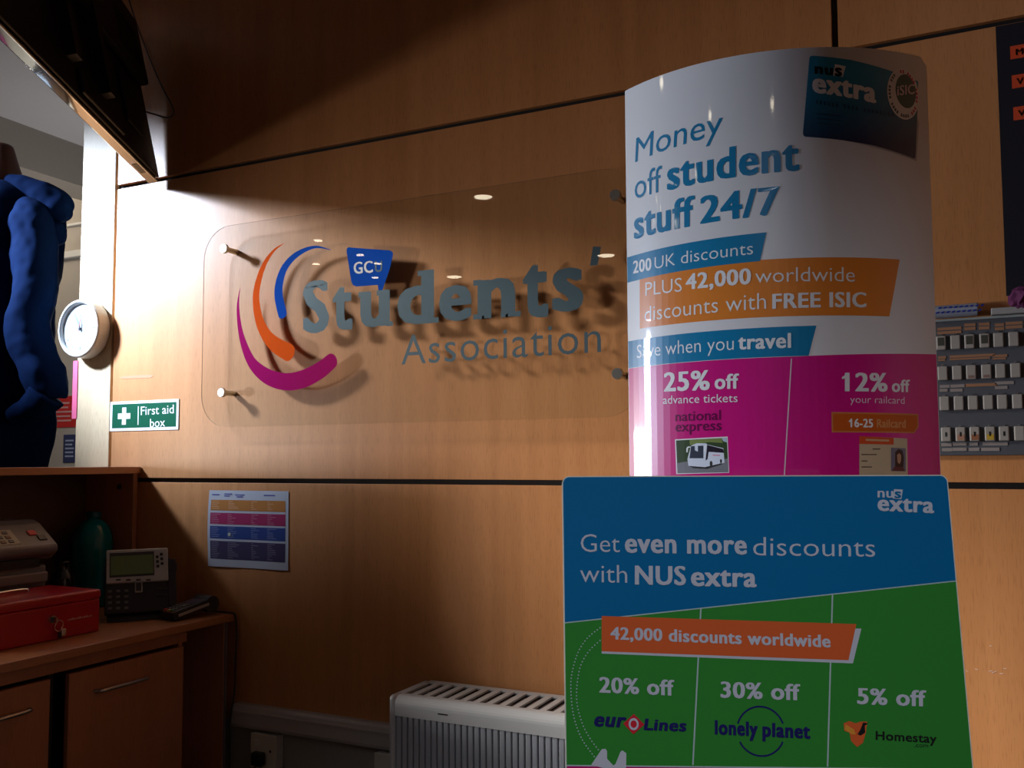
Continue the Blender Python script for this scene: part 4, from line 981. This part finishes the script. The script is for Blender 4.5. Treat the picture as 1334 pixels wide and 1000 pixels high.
# ================================================================== SOCKETS
def socket(xa, xb, za, zb, lab, plug):
    s = thing('wall_socket', lab, 'socket', ((xa + xb) / 2, 0, za))
    obj('back_box', box((xa, -.035, za), (xb, .003, zb)), M['white_pl'], s, bevel=.004)
    obj('face_plate', box((xa - .001, -.043, za - .001), (xb + .001, -.035, zb + .001)), mat('socket_cream', (.58, .56, .50), .35), s, bevel=.003)
    return s
s1 = socket(-2.395, -2.275, .15, .275, 'white double wall socket with a black plug under the grey trunking', 1)
obj('switch', box((-2.375, -.047, .235), (-2.355, -.043, .255)), M['white_pl'], s1, bevel=.001); obj('pin_hole', cyl(bmesh.new(), (-2.30, -.0425, .218), (-2.30, -.0445, .218), .005), M['black'], s1)
pg = thing('plug', 'black plug with a cable pushed into the left wall socket', 'plug', (-2.345, -.044, .19))
obj('plug_body', box((-2.37, -.075, .165), (-2.32, -.044, .215)), M['black'], pg, bevel=.008)
obj('cable', tube(bmesh.new(), spline([(-2.345, -.07, .17), (-2.36, -.09, .14), (-2.40, -.10, .09), (-2.43, -.11, .03), (-2.5, -.13, .005)], 6), .004), M['black'], pg, smooth=True)
s2 = socket(-1.835, -1.715, .15, .275, 'white wall socket half hidden behind the heater', 2)
tag(obj('round_plug', lathe(bmesh.new(), [(.032, 0), (.034, -.01), (.03, -.03), (.005, -.032)], (-1.765, -.044, .195), 24, 'y'), mat('plug_white', (.6, .54, .52), .4), smooth=True), 'round white plug in the wall socket beside the heater', 'plug')

# ================================================================== HEATER
HT = .552; hx0_, hx1_ = -1.625, -.985; hyb, hyf = -.05, -.275
# corners traced on the floor plan: the heater stands parallel to the wall
he = thing('heater', 'white storage heater with slatted front and slotted top by the wood wall', 'heater', ((hx0_ + hx1_) / 2, -.17, 0))
R_ = .03
prf = [(hyf, .06), (hyf, HT - .045)] + [(hyf + R_ - R_ * math.cos(a), HT - R_ + R_ * math.sin(a)) for a in [PI / 2 * k / 6 for k in range(7)]]
# cast shell: end cheeks, curved fascia, slotted top
for xs_, nm in (((hx0_, hx0_ + .025), 'end_cheek'), ((hx1_ - .025, hx1_), 'end_cheek')):
    obj(nm, box((xs_[0], hyf - .002, .06), (xs_[1], hyb, HT)), M['heater'], he, bevel=.022)
bm = bmesh.new(); P_ = [(hyf - .004, HT - .062), (hyf - .004, HT - R_)] + [(hyf - .004 + R_ - R_ * math.cos(a), HT - R_ + R_ * math.sin(a)) for a in [PI / 2 * k / 6 for k in range(1, 7)]] + [(hyf + .04, HT), (hyf + .04, HT - .006), (hyf + .012, HT - .062)]
A1 = [bm.verts.new((hx0_ + .026, y, z)) for y, z in P_]; A2 = [bm.verts.new((hx1_ - .026, y, z)) for y, z in P_]
for i in range(len(P_)): bm.faces.new((A1[i], A1[(i + 1) % len(P_)], A2[(i + 1) % len(P_)], A2[i]))
bm.faces.new(A1[::-1]); bm.faces.new(A2)
fsc = obj('fascia', bm, M['heater'], he)
obj('small_mark', box((-1.44, hyf - .0052, HT - .040), (-1.405, hyf - .004, HT - .036)), M['black'], fsc)
NS = 13; pitch = (hx1_ - hx0_ - .052) / NS
bm = bmesh.new(); bx(bm, (hx0_ + .026, hyb - .03, HT - .006), (hx1_ - .026, hyb, HT))
obj('rear_rail', bm, M['heater'], he)
for k in range(NS + 1):
    x = hx0_ + .026 + k * pitch
    obj('top_bar', box((x - pitch * .24, hyf + .04, HT - .006), (x + pitch * .24, hyb - .03, HT)), M['heater'], he)
    if k < NS: obj('grille_vane', box((x + pitch * .3, hyf + .045, HT - .05), (x + pitch * .34, hyb - .045, HT - .01)), mat('vane', (.30, .24, .24), .5) if k == 0 else bpy.data.materials['vane'], he)
obj('inner_back', box((hx0_ + .026, hyb - .012, .06), (hx1_ - .026, hyb - .001, HT - .008)), M['dark_grey'], he)
obj('inner_floor', box((hx0_ + .026, hyf + .03, HT - .12), (hx1_ - .026, hyb - .013, HT - .11)), M['dark_grey'], he)
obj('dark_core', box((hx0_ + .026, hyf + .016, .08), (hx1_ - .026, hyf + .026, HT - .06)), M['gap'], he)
NF = 27; p2 = (hx1_ - hx0_ - .056) / NF
for k in range(NF):
    x = hx0_ + .028 + k * p2
    obj('front_slat', box((x + p2 * .10, hyf - .001, .09), (x + p2 * .90, hyf + .014, HT - .063)), M['heater_slat'], he, bevel=.003)
for x in (hx0_ + .03, hx1_ - .06): obj('foot', box((x, hyf + .01, 0), (x + .03, hyb - .01, .062)), M['dark_grey'], he)

# ================================================================== HOODIE ON A DISPLAY MANNEQUIN
DH = 4.15
def hp(px, py, off=0): return at(px, py, DH + off)
mp = 1170 / DH
mq = thing('display_mannequin', 'headless display mannequin with a brown neck cap wearing a blue hoodie', 'mannequin', (hp(-15, 600).x, hp(-15, 600).y, 0))
fwd = Vector((ray(20, 600).x, ray(20, 600).y, 0)).normalized(); rt = Vector((fwd.y, -fwd.x, 0))
def loft(rings, m, name, par, seg=28, sub=1, noise=.0, depth=.62):
    bm = bmesh.new(); R2_ = []
    for cx, cy, hw in rings:
        c = hp(cx, cy); ring = []
        for k in range(seg):
            a = 2 * PI * k / seg; rr = hw / mp * (1 + noise * math.sin(3 * a + cy * .06) + noise * math.sin(7 * a + cy * .11))
            ring.append(bm.verts.new(c + rt * rr * math.cos(a) + fwd * rr * depth * math.sin(a)))
        R2_.append(ring)
    for i in range(len(R2_) - 1):
        for k in range(seg): bm.faces.new((R2_[i][k], R2_[i][(k + 1) % seg], R2_[i + 1][(k + 1) % seg], R2_[i + 1][k]))
    bm.faces.new(R2_[0][::-1]); bm.faces.new(R2_[-1])
    return obj(name, bm, m, par, smooth=True, sub=sub)
nk = loft([(-4, 250, 38), (-4, 238, 34), (0, 225, 26), (2, 205, 18), (2, 192, 15), (2, 188, 13), (2, 188, 2)], M['brown'], 'neck_cap', mq, depth=.9)
pz = hp(-15, 640); obj('stand_pole', cyl(bmesh.new(), (pz.x, pz.y, 0.02), (pz.x, pz.y, pz.z), .02), M['steel'], mq); obj('stand_base', cyl(bmesh.new(), (pz.x, pz.y, 0), (pz.x, pz.y, .02), .16), M['steel'], mq)
loft([(-18, 670, 60), (-15, 600, 68), (-12, 560, 66)], mat('mannequin_black', (.01, .012, .02), .5), 'hips', mq)
hd = thing('hoodie', 'royal blue hooded sweatshirt worn by the headless mannequin at the left edge', 'hoodie', hp(-10, 600))
loft([(-8, 238, 46), (-8, 250, 72), (-8, 268, 86), (-8, 300, 84), (-8, 340, 80), (-10, 390, 76), (-12, 440, 74), (-12, 500, 76), (-12, 550, 78), (-14, 590, 73), (-16, 618, 70), (-16, 626, 64)], M['navy_f'], 'torso', hd, noise=.018)
def limb(pts, nm, off=-.08):
    P = spline([(x, y, 0) for x, y, r in pts], 5); Rr = spline([(r, 0, 0) for x, y, r in pts], 5)
    bm = bmesh.new(); tube(bm, [hp(p.x, p.y, off) for p in P], [max(q.x, 1) / mp * (1 + .012 * math.sin(i * 1.3)) for i, q in enumerate(Rr)], 20)
    return obj(nm, bm, M['navy_f'], hd, smooth=True, sub=1)
limb([(28, 262, 8), (38, 280, 24), (46, 320, 28), (46, 370, 27), (38, 415, 26), (42, 450, 27), (54, 485, 27), (63, 508, 24), (64, 518, 20)], 'sleeve')
limb([(62, 512, 24), (48, 528, 19), (30, 538, 15), (14, 545, 13)], 'sleeve_cuff', -.1)
limb([(-40, 236, 10), (-10, 236, 13), (25, 243, 17), (55, 256, 19), (76, 270, 19), (84, 277, 15), (90, 280, 8)], 'hood', -.02)
limb([(10, 278, 12), (38, 288, 17), (60, 299, 17), (74, 306, 16), (81, 309, 12), (85, 310, 6)], 'hood_fold', -.02)

fold_tex = bpy.data.textures.new('fabric_folds', 'CLOUDS'); fold_tex.noise_scale = .16
for o_ in hd.children:
    o_.modifiers[-1].levels = o_.modifiers[-1].render_levels = 2
    d_ = o_.modifiers.new('folds', 'DISPLACE'); d_.texture = fold_tex; d_.strength = .035; d_.mid_level = .5; d_.texture_coords = 'GLOBAL'
# ================================================================== NOTICES BEYOND THE POST
for nm, p, m, lab in (('red_poster', [(60, 517), (100, 517), (100, 556), (60, 556)], M['red'], 'red printed notice on the far wall behind the blue hoodie'),
                      ('dark_notice', [(83, 566), (103, 566), (103, 602), (83, 602)], mat('navy_notice', (.03, .04, .12), .5), 'small dark blue notice on the far wall below the red one')):
    a = FAR.inv(*p[0]); b = FAR.inv(*p[2]); o = thing(nm, lab, 'poster', (a[0], YB, b[1]))
    obj('sheet', box((a[0], YB - .004, b[1]), (b[0], YB - .001, a[1])), m, o)
    bm = bmesh.new()
    for k in range(5):
        z = a[1] - (a[1] - b[1]) * (.25 + k * .14); bx(bm, (a[0] + .12 * (b[0] - a[0]), YB - .0055, z), (b[0] - random.uniform(.02, .1), YB - .004, z + .012))
    obj('small_print', bm, mat(nm + '_print', (.55, .3, .3) if nm == 'red_poster' else (.3, .35, .5), .5), o)['kind'] = 'stuff'
a = hit(97, 470, 1, .0); b = hit(100.5, 545, 1, .0)
tag(obj('pink_card', box((a.x - .004, -.003, b.z), (-3.446, -.0005, a.z)), M['pinkp']), 'narrow pink card strip at the left edge of the pale post below the clock', 'card')

# ================================================================== CEILING LAMPS AND ADDED FILL
warm = emis('lamp_glow', (1, .86, .62), 16)
def downlight(x, y, r, lab):
    t = thing('downlight', lab, 'ceiling light', (x, y, CEIL), 'recessed ceiling lights')
    obj('trim_ring', lathe(bmesh.new(), [(r * 1.5, CEIL - .001), (r * 1.5, CEIL - .008), (r * 1.15, CEIL - .010), (r, CEIL - .003), (r, CEIL - .001)], (x, y, 0), 32), M['white_pl'], t)
    obj('lamp', lathe(bmesh.new(), [(r * .95, CEIL - .002), (r * .9, CEIL - .006), (.001, CEIL - .008)], (x, y, 0), 24), warm, t)
for i, (x, y, r) in enumerate(((-3.2, -3.6, .075), (-3.0, -5.96, .09), (-4.9, -6.2, .09), (-1.86, -5.29, .075), (.69, -5.42, .075))):
    downlight(x, y, r, 'round recessed ceiling light behind the camera, %s' % ['nearest the sign', 'far back centre', 'far back left', 'near the standee', 'near the right wall'][i])
for i, (x, y) in enumerate(((-4.85, -3.65), (-4.84, -4.27), (-4.9, -4.65), (-5.3, -5.2), (-5.45, -4.4))):
    t = thing('spotlight', 'small cylindrical ceiling spotlight behind the camera, %s from the roof window' % ['first', 'second', 'third', 'fourth', 'fifth'][i], 'ceiling light', (x, y, CEIL), 'ceiling spotlights')
    obj('spot_can', cyl(bmesh.new(), (x, y, CEIL - .001), (x, y, CEIL - .16), .045, .05), M['steel'], t); obj('lamp', cyl(bmesh.new(), (x, y, CEIL - .160), (x, y, CEIL - .164), .036), warm, t)
for x, y, p in ((-1.86, -5.29, 4), (-3.2, -3.6, 2), (.69, -5.42, 1)):
    l = bpy.data.lights.new('downlight_glow', 'SPOT'); l.energy = p * 2; l.color = (1, .78, .52); l.spot_size = 2.4; l.spot_blend = .8; l.shadow_soft_size = .07
    o = bpy.data.objects.new('downlight_glow', l); COL.objects.link(o); o.location = (x, y, CEIL - .03)
l = bpy.data.lights.new('far_room_glow', 'POINT'); l.energy = 14; l.color = (1, .88, .72); l.shadow_soft_size = .1
o = bpy.data.objects.new('far_room_glow', l); COL.objects.link(o); o.location = (-5.9, .9, 3.1)
l = bpy.data.lights.new('passage_fill', 'POINT'); l.energy = 19; l.color = (.95, .95, 1); l.shadow_soft_size = .15  # added unseen point light that lifts the passage ceiling, not a lamp
o = bpy.data.objects.new('passage_fill', l); COL.objects.link(o); o.location = (-4.5, 1.15, 1.9)
